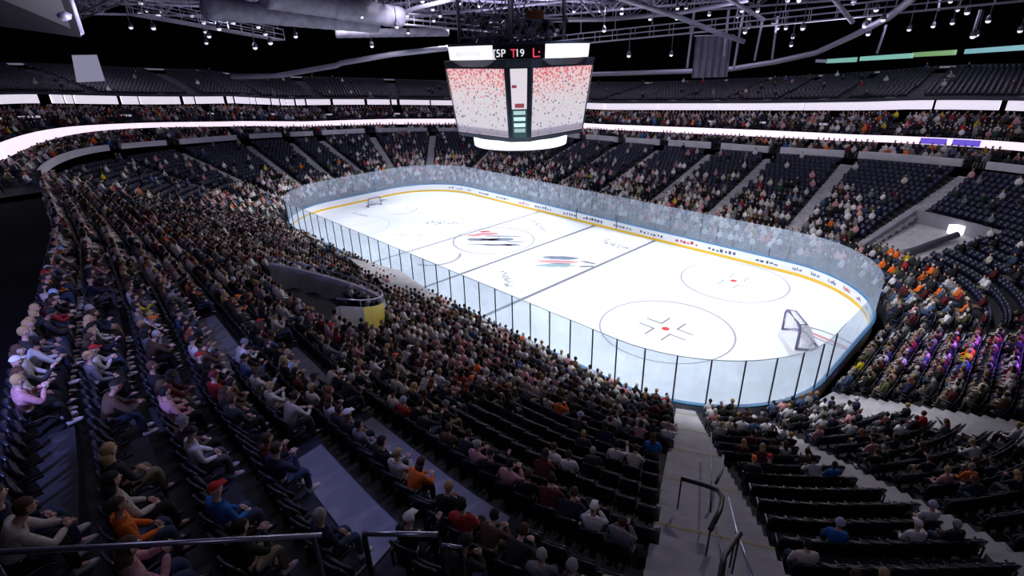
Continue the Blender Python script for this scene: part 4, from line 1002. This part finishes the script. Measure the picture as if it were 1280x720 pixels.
# ---------------------------------------------------------------- merged rest: seats and crowd (beyond 300 of a kind)
def tmpl(mb):
    v=np.array(mb.v,dtype=np.float32); loops=[];tot=[]
    for f in mb.f: loops+=list(f); tot.append(len(f))
    return v,np.array(loops,np.int32),np.array(tot,np.int32)
def merge(name,parts,m,smooth=False):
    """parts: list of (template, Nx(x,y,z,cos,sin,scale), colours or None)"""
    VV=[];LL=[];TT=[];CCs=[];base=0; hascol=parts[0][2] is not None
    for (v,lp,tt),X,C in parts:
        n=len(X)
        if not n: continue
        X=np.array(X,dtype=np.float32); c=X[:,3][:,None]; s=X[:,4][:,None]; k=X[:,5][:,None]
        vx=v[None,:,0]*k; vy=v[None,:,1]*k; vz=v[None,:,2]*k
        P=np.stack([X[:,0][:,None]+vx*c-vy*s,X[:,1][:,None]+vx*s+vy*c,X[:,2][:,None]+vz],2).reshape(-1,3)
        VV.append(P); LL.append((lp[None,:]+(np.arange(n)*len(v))[:,None]+base).reshape(-1)); TT.append(np.tile(tt,n)); base+=n*len(v)
        if hascol: CCs.append(C.reshape(-1,4))
    V=np.concatenate(VV);Lp=np.concatenate(LL);Tt=np.concatenate(TT); me=bpy.data.meshes.new(name)
    me.vertices.add(len(V)); me.vertices.foreach_set('co',V.ravel()); me.loops.add(len(Lp)); me.loops.foreach_set('vertex_index',Lp); me.polygons.add(len(Tt))
    st=np.concatenate([[0],np.cumsum(Tt)[:-1]]).astype(np.int32); me.polygons.foreach_set('loop_start',st); me.update(calc_edges=True)
    if smooth: me.polygons.foreach_set('use_smooth',np.ones(len(Tt),bool))
    if hascol:
        at=me.attributes.new('tint','FLOAT_COLOR','POINT'); at.data.foreach_set('color',np.concatenate(CCs).astype(np.float32).ravel())
    me.materials.append(m); me.validate(); o=bpy.data.objects.new(name,me); COL.objects.link(o); print(name,len(V)); return o
def rot(nx,ny,j=0): a=math.atan2(-ny,-nx)-pi/2+j; return math.cos(a),math.sin(a)
def seat_t(up,lod):
    m=MB()
    if lod: # slim backrest and pan
        m.hexa([(-.25,-.16,.40),(.25,-.16,.40),(.25,-.10,.40),(-.25,-.10,.40),(-.22,-.27,.94),(.22,-.27,.94),(.23,-.22,.92),(-.23,-.22,.92)])
    else:
        m.add([(-.25,-.10,.40),(.25,-.10,.40),(.25,-.20,.86),(.16,-.23,.94),(-.16,-.23,.94),(-.25,-.20,.86),(-.25,-.15,.40),(.25,-.15,.40),(.25,-.25,.86),(.16,-.28,.94),(-.16,-.28,.94),(-.25,-.25,.86)],[(0,1,2,3,4,5),(11,10,9,8,7,6),(0,6,7,1),(1,7,8,2),(2,8,9,3),(3,9,10,4),(4,10,11,5),(5,11,6,0)])
        m.box(-.275,-.245,-.18,.16,.58,.64)
    if up: m.hexa([(-.22,-.07,.42),(.22,-.07,.42),(.22,-.02,.42),(-.22,-.02,.42),(-.22,-.10,.80),(.22,-.10,.80),(.22,-.05,.80),(-.22,-.05,.80)])
    else: m.box(-.22,.22,-.10,.32,.38,.45)
    if not lod: m.box(-.04,.04,-.12,-.04,0,.4)
    return tmpl(m)
G={(up,lod):[] for up in (0,1) for lod in (0,1)}; GF={(up,lod):[] for up in (0,1) for lod in (0,1)}
for i,s in enumerate(seats):
    if i in sea_set: continue
    d=math.dist(s[:3],CP); c_,s_=rot(s[3],s[4]); lod=0 if d<45 else 1
    near=s[5]%UT<ACC[3] or s[5]%UT>ACC[7]+RA*.8
    (G if near else GF)[(0 if s[7] else 1,lod)].append((s[0],s[1],s[2],c_,s_,1))
def flatc(c,X,t): return np.tile(np.array([*c,1.0],np.float32),(len(X),len(t[0]),1))
up_=[(s[0],s[1],s[2],*rot(s[3],s[4]),1) for s in upper]; parts=[]
for items,c in ((G,(.018,.019,.034)),(GF,(.012,.016,.045))):
    for k,v in items.items():
        if v: t=seat_t(*k); parts.append((t,v,flatc(c,v,t)))
t=seat_t(1,1); parts.append((t,up_,flatc((.022,.022,.035),up_,t)))
SM_=attr_mat('seat_colours',.38); SM_.node_tree.nodes['Principled BSDF'].inputs['Specular IOR Level'].default_value=.5
o=merge('arena_seating',parts,SM_); tag(o,'rest of the black and navy folding seats filling all the stands around the rink','seats',kind='stuff')
# crowd figures: two levels of detail, coloured per vertex (skin, hair, top, trousers)
def figure(lod):
    m=MB(); lab=[]
    def part(fn,l): n=len(m.v); fn(); lab.extend([l]*(len(m.v)-n))
    if lod==0:
        part(lambda:m.ell((0,.04,.86),(.080,.100,.115),8,6),0)
        part(lambda:m.ell((0,.025,.885),(.092,.104,.112),8,6),1)
        part(lambda:m.tube([(0,.0,.66),(0,.02,.80)],.055,6,False),0)
        part(lambda:m.tube([(0,-.03,.04),(0,-.01,.25),(0,0,.48),(0,0,.62),(0,0,.70)],[.15,.15,.19,.17,.07],8),2)
        for sx in (-1,1):
            part(lambda:m.tube([(sx*.17,.0,.60),(sx*.24,.07,.34),(sx*.13,.30,.24)],[.065,.055,.042],6),2)
            part(lambda:m.ell((sx*.10,.36,.24),(.045,.06,.03),6,4),0)
            part(lambda:m.tube([(sx*.09,.0,.10),(sx*.12,.44,.12),(sx*.13,.46,-.36)],[.10,.075,.055],6),3)
            part(lambda:m.ell((sx*.13,.53,-.40),(.05,.13,.05),6,4),3)
    else:
        part(lambda:m.ell((0,.045,.86),(.085,.095,.12),6,4),0)
        part(lambda:m.ell((0,.02,.895),(.098,.105,.11),6,4),1)
        part(lambda:m.tube([(0,-.03,.02),(0,0,.45),(0,0,.62),(0,0,.76)],[.16,.21,.19,.06],6,False),2)
        for sx in (-1,1):
            part(lambda:m.tube([(sx*.19,.0,.58),(sx*.22,.08,.34),(sx*.08,.32,.28)],[.065,.06,.045],4,False),2)
            part(lambda:m.tube([(sx*.10,.0,.10),(sx*.12,.44,.12),(sx*.13,.46,-.36)],[.10,.08,.06],4,False),3)
    return tmpl(m),np.array(lab)
FIG=[figure(0),figure(1)]
skc=np.array([(.58,.36,.28),(.50,.29,.21),(.66,.45,.36),(.34,.19,.13),(.62,.40,.33),(.70,.50,.42)]); hrc=np.array([(.01,.008,.008),(.06,.03,.015),(.3,.29,.3),(.35,.22,.10),(.02,.012,.01),(.6,.6,.62),(.12,.04,.02),(.01,.01,.014)])
tpc=np.array([c for _,c,_ in TOPC]); tpw=np.array([w for *_,w in TOPC],float)
trc=np.array([(.03,.05,.11),(.006,.006,.008),(.07,.07,.08),(.15,.12,.09)])
def colours(n,lab,mode):
    w=tpw.copy()
    if mode=='light': w[[1,2]]*=.7; w[[4,13]]*=3.0; w[[3,5]]*=1.3; w[[7,8,14,12]]*=.6
    if mode=='orange': w[8]*=5; w[10]*=3; w[14]*=2.5; w[6]*=2; w[11]*=1.5
    if mode=='dim': w[[4,5,3]]*=1.3; w[[7,8,10]]*=1.4
    w/=w.sum()
    pal=np.stack([skc[RNG.choice(len(skc),n)],hrc[RNG.choice(len(hrc),n)],tpc[RNG.choice(len(tpc),n,p=w)]*RNG.uniform(.6,1.2,(n,1)),trc[RNG.choice(4,n)]],1)
    c=pal[:,lab,:]; return np.concatenate([c,np.ones((n,len(lab),1))],2)
CPARTS=[]
def crowd(name,items,label,mode):
    for lod in (0,1):
        X=[]
        for x,y,z,nx,ny in items:
            d=math.dist((x,y,z),CP)
            if (d<45)==(lod==0): X.append((x,y,z+.45,*rot(nx,ny,random.uniform(-.3,.3)),random.uniform(.9,1.1)))
        if X: (t,lab)=FIG[lod]; CPARTS.append((t,X,colours(len(X),lab,mode)))
CROWDM=attr_mat('crowd_colours')
rest=[s for i,s in enumerate(seats) if s[7] and i not in per_set]
def zone(s):
    u=s[5]%UT
    if u<uang(1,76) or u>ACC[7]+RA*.8: return 'near'
    if u<VOM[1]+3: return 'end'
    return 'far'
Zn={'near':[],'end':[],'far':[]}
for s in rest: Zn[zone(s)].append(s[:5])
# standing fans along the glass on the far side make the dense pale band behind the acrylic
crowd('crowd',Zn['near'],'dense crowd filling the rest of the near stand down to the glass','light')
crowd('crowd',Zn['end'],'crowd with orange, olive and purple tops behind the near end boards','orange')
crowd('crowd',Zn['far'],'far crowd seated in the lower rows behind the far glass','light')
crowd('crowd',[s[:5] for s in upper if s[7]],'small crowd in the mezzanine, club and upper deck rows','dim')
o=merge('crowd',CPARTS,CROWDM,True); tag(o,'rest of the dense crowd seated in all the stands around the rink','crowd',kind='stuff')
# two dark-clothed staff by the near glass
for (u,lab) in ((ux('near',-16.4),'person in dark clothes standing at the near glass, farther from the stairs'),(ux('near',-7.2),'person in dark green clothes standing at the near glass beside the open floor patch')):
    (x,y),n=ring(u,.75); m=MB()
    m.tube([(-.09,0,.0),(-.09,0,.45),(-.07,0,.88)],[.06,.07,.10],8); m.tube([(.09,.02,.0),(.09,.02,.45),(.07,0,.88)],[.06,.07,.10],8); m.tube([(0,0,.82),(0,0,1.1),(0,0,1.38),(0,0,1.48)],[.15,.16,.20,.08],10)
    for sx in (-1,1): m.tube([(sx*.2,0,1.4),(sx*.26,0,1.12),(sx*.24,.08,.85)],[.065,.05,.04],8)
    b=MB(); b.tube([(0,0,1.0),(0,0,1.4),(0,0,1.56)],[.12,.10,.055],8); b.ell((0,.01,1.66),(.08,.10,.12),10,8)
    for sx in (-1,1):
        b.tube([(sx*.2,0,1.4),(sx*.26,0,1.12),(sx*.24,.08,.86),(sx*.24,.1,.78)],[.05,.04,.03,.03],8)
        for f in range(4): b.tube([(sx*.24-.03+f*.02,.1,.79),(sx*.24-.03+f*.02,.12,.72)],.009,5)
        b.tube([(sx*.21,.1,.80),(sx*.19,.14,.76)],.01,5)
    o=b.build('person',SKINS[0],None,True); o.location=(x,y,.05); o.rotation_euler=(0,0,math.atan2(-n[1],-n[0])-pi/2); tag(o,lab,'person')
    m.build('clothes',TM['black'] if 'green' not in lab else TM['dark green'],o,True); hh=MB(); hh.ell((0,-.01,1.69),(.09,.10,.10),10,7); hh.build('hair',HM['short black hair'],o,True)
# pale rail along the back of the walkway on the left edge
u_a,u_b=1.0,36.0; uu_=usamples(u_a,u_b,1.5); B_=[(lambda q:(q[0],q[1],row_z(u,NROW-1)+1.35))(ring(u,LASTS(u)+3.7)[0]) for u in uu_]
g=empty('guard_rail',B_[0]); tag(g,'long pale rail along the walkway behind the last row at the left edge','railing'); O=np.array(B_[0])
m=MB(); m.tube([np.array(p)-O for p in B_],.06,8); m.build('top_bar',RAILM,g,True); m=MB()
m.tube([np.array(p)-O-np.array([0,0,.13]) for p in B_],.03,6); m.build('lower_bar',RAILM,g,True)
for p in B_[::2]:
    m=MB(); q=np.array(p)-O; m.tube([q,q-np.array([0,0,.3])],.035,6); m.build('post',RAILM,g)
# ---------------------------------------------------------------- rails in the foreground
r1=empty('guard_rail',camray(200,681,5.2)); tag(r1,'long thin grey guard rail crossing the bottom left of the stand','railing')
O=np.array(r1.location); m=MB(); a=np.array(camray(-30,692,5.3)); b=np.array(camray(402,669,5.0)); m.tube([a-O,b-O],.021,8); m.build('top_bar',RAILM,r1,True)
m=MB()
for t in (.03,.97): p=a+(b-a)*t; m.tube([p-O,p-O-np.array([0,0,1.6])],.02,8)
m.build('post',DSTEEL,r1)
r2=empty('guard_rail',camray(500,667,5.0)); tag(r2,'short grey guard rail with black posts at the bottom, left of centre','railing')
O=np.array(r2.location); m=MB(); a=np.array(camray(453,667,5.0)); b=np.array(camray(547,668,5.0)); m.tube([a-O,b-O],.022,8); c=np.array(camray(553,681,5.0)); d=np.array(camray(576,684,5.1)); m.tube([c-O,d-O],.016,8); m.build('top_bar',RAILM,r2,True)
for p in (a+(b-a)*.02,c,d,):
    m=MB(); m.tube([p-O,p-O-np.array([0,0,1.5])],.025,8); m.build('post',BLK,r2)
def onrow(u,s,h=0): (x,y),n=ring(u,s); return (x,y,zs(u,s)+.35+h)
ub_=54.3
def aisle_rail(name,pts,r,label,m=BLK,legs=()):
    g=empty(name,pts[0]); tag(g,label,'handrail'); O=np.array(pts[0]); q=MB(); q.tube([np.array(p)-O for p in pts],r,8); q.build('rail_tube',m,g,True)
    for i in legs:
        q=MB(); p=np.array(pts[i])-O; q.tube([p,p-np.array([0,0,1.0])],.02,6); q.build('post',BLK,g)
aisle_rail('stair_handrail',[camray(*p) for p in ((852,598,14.2),(880,606,14.0),(898,613,13.7),(903,622,13.4),(900,638,13.0),(888,662,12.4))],.055,'curved black handrail hooking over at the middle of the wide stairs',legs=(0,5))
aisle_rail('stair_handrail',[camray(*p) for p in ((925,667,10.9),(918,676,10.6),(905,695,10.1),(901,722,9.6))],.05,'black handrail at the bottom edge of the wide stairs',legs=(0,2))
aisle_rail('stair_handrail',[camray(*p) for p in ((911,622,14.6),(921,664,12.0),(941,724,9.9))],.025,'thin pale rail running down the right side of the wide stairs',RAILM,legs=(1,))
aisle_rail('stair_handrail',[camray(*p) for p in ((893,655,12.6),(903,690,11.2),(902,722,10.2))],.018,'thin dark cable rail between the two black handrails',DSTEEL)
aisle_rail('stair_handrail',[camray(*p) for p in ((889,540,20.5),(889,600,15.2),(888,640,13.2))],.02,'thin upright dark post in the middle of the wide stairs',BLK)
aisle_rail('stair_handrail',[camray(*p) for p in ((904,570,18.0),(902,590,16.5),(895,604,15.4))],.04,'short curved dark handrail by the lit panel on the stairs',BLK)
# ---------------------------------------------------------------- lights
def area(name,loc,size,power,col,target=None,sy=None,spread=180):
    l=bpy.data.lights.new(name,'AREA'); l.shape='RECTANGLE'; l.size=size; l.size_y=sy or size; l.energy=power; l.color=col; l.spread=math.radians(spread)
    o=bpy.data.objects.new(name,l); COL.objects.link(o); o.location=loc; d=Vector(target or (loc[0],loc[1],0))-Vector(loc); o.rotation_euler=d.to_track_quat('-Z','Y').to_euler(); return o
def spot(name,loc,target,power,ang,blend,col,rad=.6):
    l=bpy.data.lights.new(name,'SPOT'); l.energy=power; l.spot_size=math.radians(ang); l.spot_blend=blend; l.color=col; l.shadow_soft_size=rad
    o=bpy.data.objects.new(name,l); COL.objects.link(o); o.location=loc; o.rotation_euler=(Vector(target)-Vector(loc)).to_track_quat('-Z','Y').to_euler(); return o
for x in (-24,-12,0,12,24):
    for y in (-1,1): spot('rink_flood',(x,y*17,24),(x*.98,y*2.5,0),13500,66,.5,(.93,.96,1))
# house lights over the stands, dim and violet
for x in (-50,-25,0,25,45):
    for y in (-32,32): area('house_light',(x,y,23.5),5,520 if y>0 else 200,(.80,.74,1.0) if y>0 else (.72,.66,1.0),(x,y*.95,0))
spot('purple_wash',(44,2,15),(36.6,-.5,2.6),26000,24,.6,(.40,.12,1.0))
spot('blue_wash',(28,-37.5,20.5),(22,-36.5,12.4),2600,52,.5,(.34,.36,1.0),.3); spot('blue_wash',(31,-41,16.5),(20,-36.6,12.3),4200,75,.6,(.30,.34,1.0),.3); spot('blue_wash',(27,-30,22),(28,-32,10.5),900,36,.7,(.22,.26,1.0),.3)
area('truss_light',(-20,26,20),14,5200,(.8,.74,1.0),(-20,26,33)); area('truss_light',(-48,4,19.5),12,4200,(.8,.74,1.0),(-48,4,33)); area('truss_light',(15,30,20),10,2400,(.8,.74,1.0),(15,30,33))  # added upward fill lamps that brighten the roof steel, no real fixtures
for x in (-26,-8,10,26): spot('stand_flood',(x,4,25.5),(x,-19,3),6500,74,.9,(1,.94,.97))  # added fill spots on the near rows, standing in for arena light spill
spot('stand_flood',(-20,4,25.5),(-22,-19,3),9000,60,.9,(1,.95,.98)); spot('stand_flood',(-14,6,25.5),(-34,-17,3),8000,50,.9,(1,.95,.98))  # extra fill spots added to brighten the near-left crowd
for x in (-26,-8,10,26): spot('stand_flood',(x,-4,25.5),(x,20,3),10000,78,.9,(.95,.92,1))  # added fill spots on the far rows
spot('stand_flood',(8,0,25.5),(37,1,2),8000,70,.9,(1,.95,.95)); spot('stand_flood',(-8,0,25.5),(-41,0,3),12000,80,.9,(.9,.9,1)); spot('stand_flood',(8,8,25.5),(35,18,3),8000,60,.9,(.95,.93,1))  # added fill spots on both ends and the far-right corner
for x in (-55,-35,-15,5,25): area('deck_light',(x,44,22),5,420,(.82,.76,1.0),(x,54,12))  # fill lamps added to brighten the far upper deck
for y in (-20,0,20): area('deck_light',(-58,y,22.5),5,420,(.82,.76,1.0),(-67,y,13))  # fill lamps added to brighten the end of the upper deck
area('deck_light',(0,-25,17.5),3,1300,(.8,.76,1.0),(0,-28,30))  # added upward fill that brightens the suspended frame edges
w=bpy.data.worlds.new('world'); SC.world=w; w.use_nodes=True; w.node_tree.nodes['Background'].inputs[0].default_value=(.35,.32,.55,1); w.node_tree.nodes['Background'].inputs[1].default_value=.012
vs=SC.view_settings; vs.view_transform='Standard'; vs.look='None'; vs.gamma=1; vs.use_curve_mapping=False; vs.exposure=0
try: SC.cycles.use_denoising=True
except Exception: pass
SC.cycles.sample_clamp_indirect=4
SC.cycles.max_bounces=6; SC.cycles.transparent_max_bounces=12
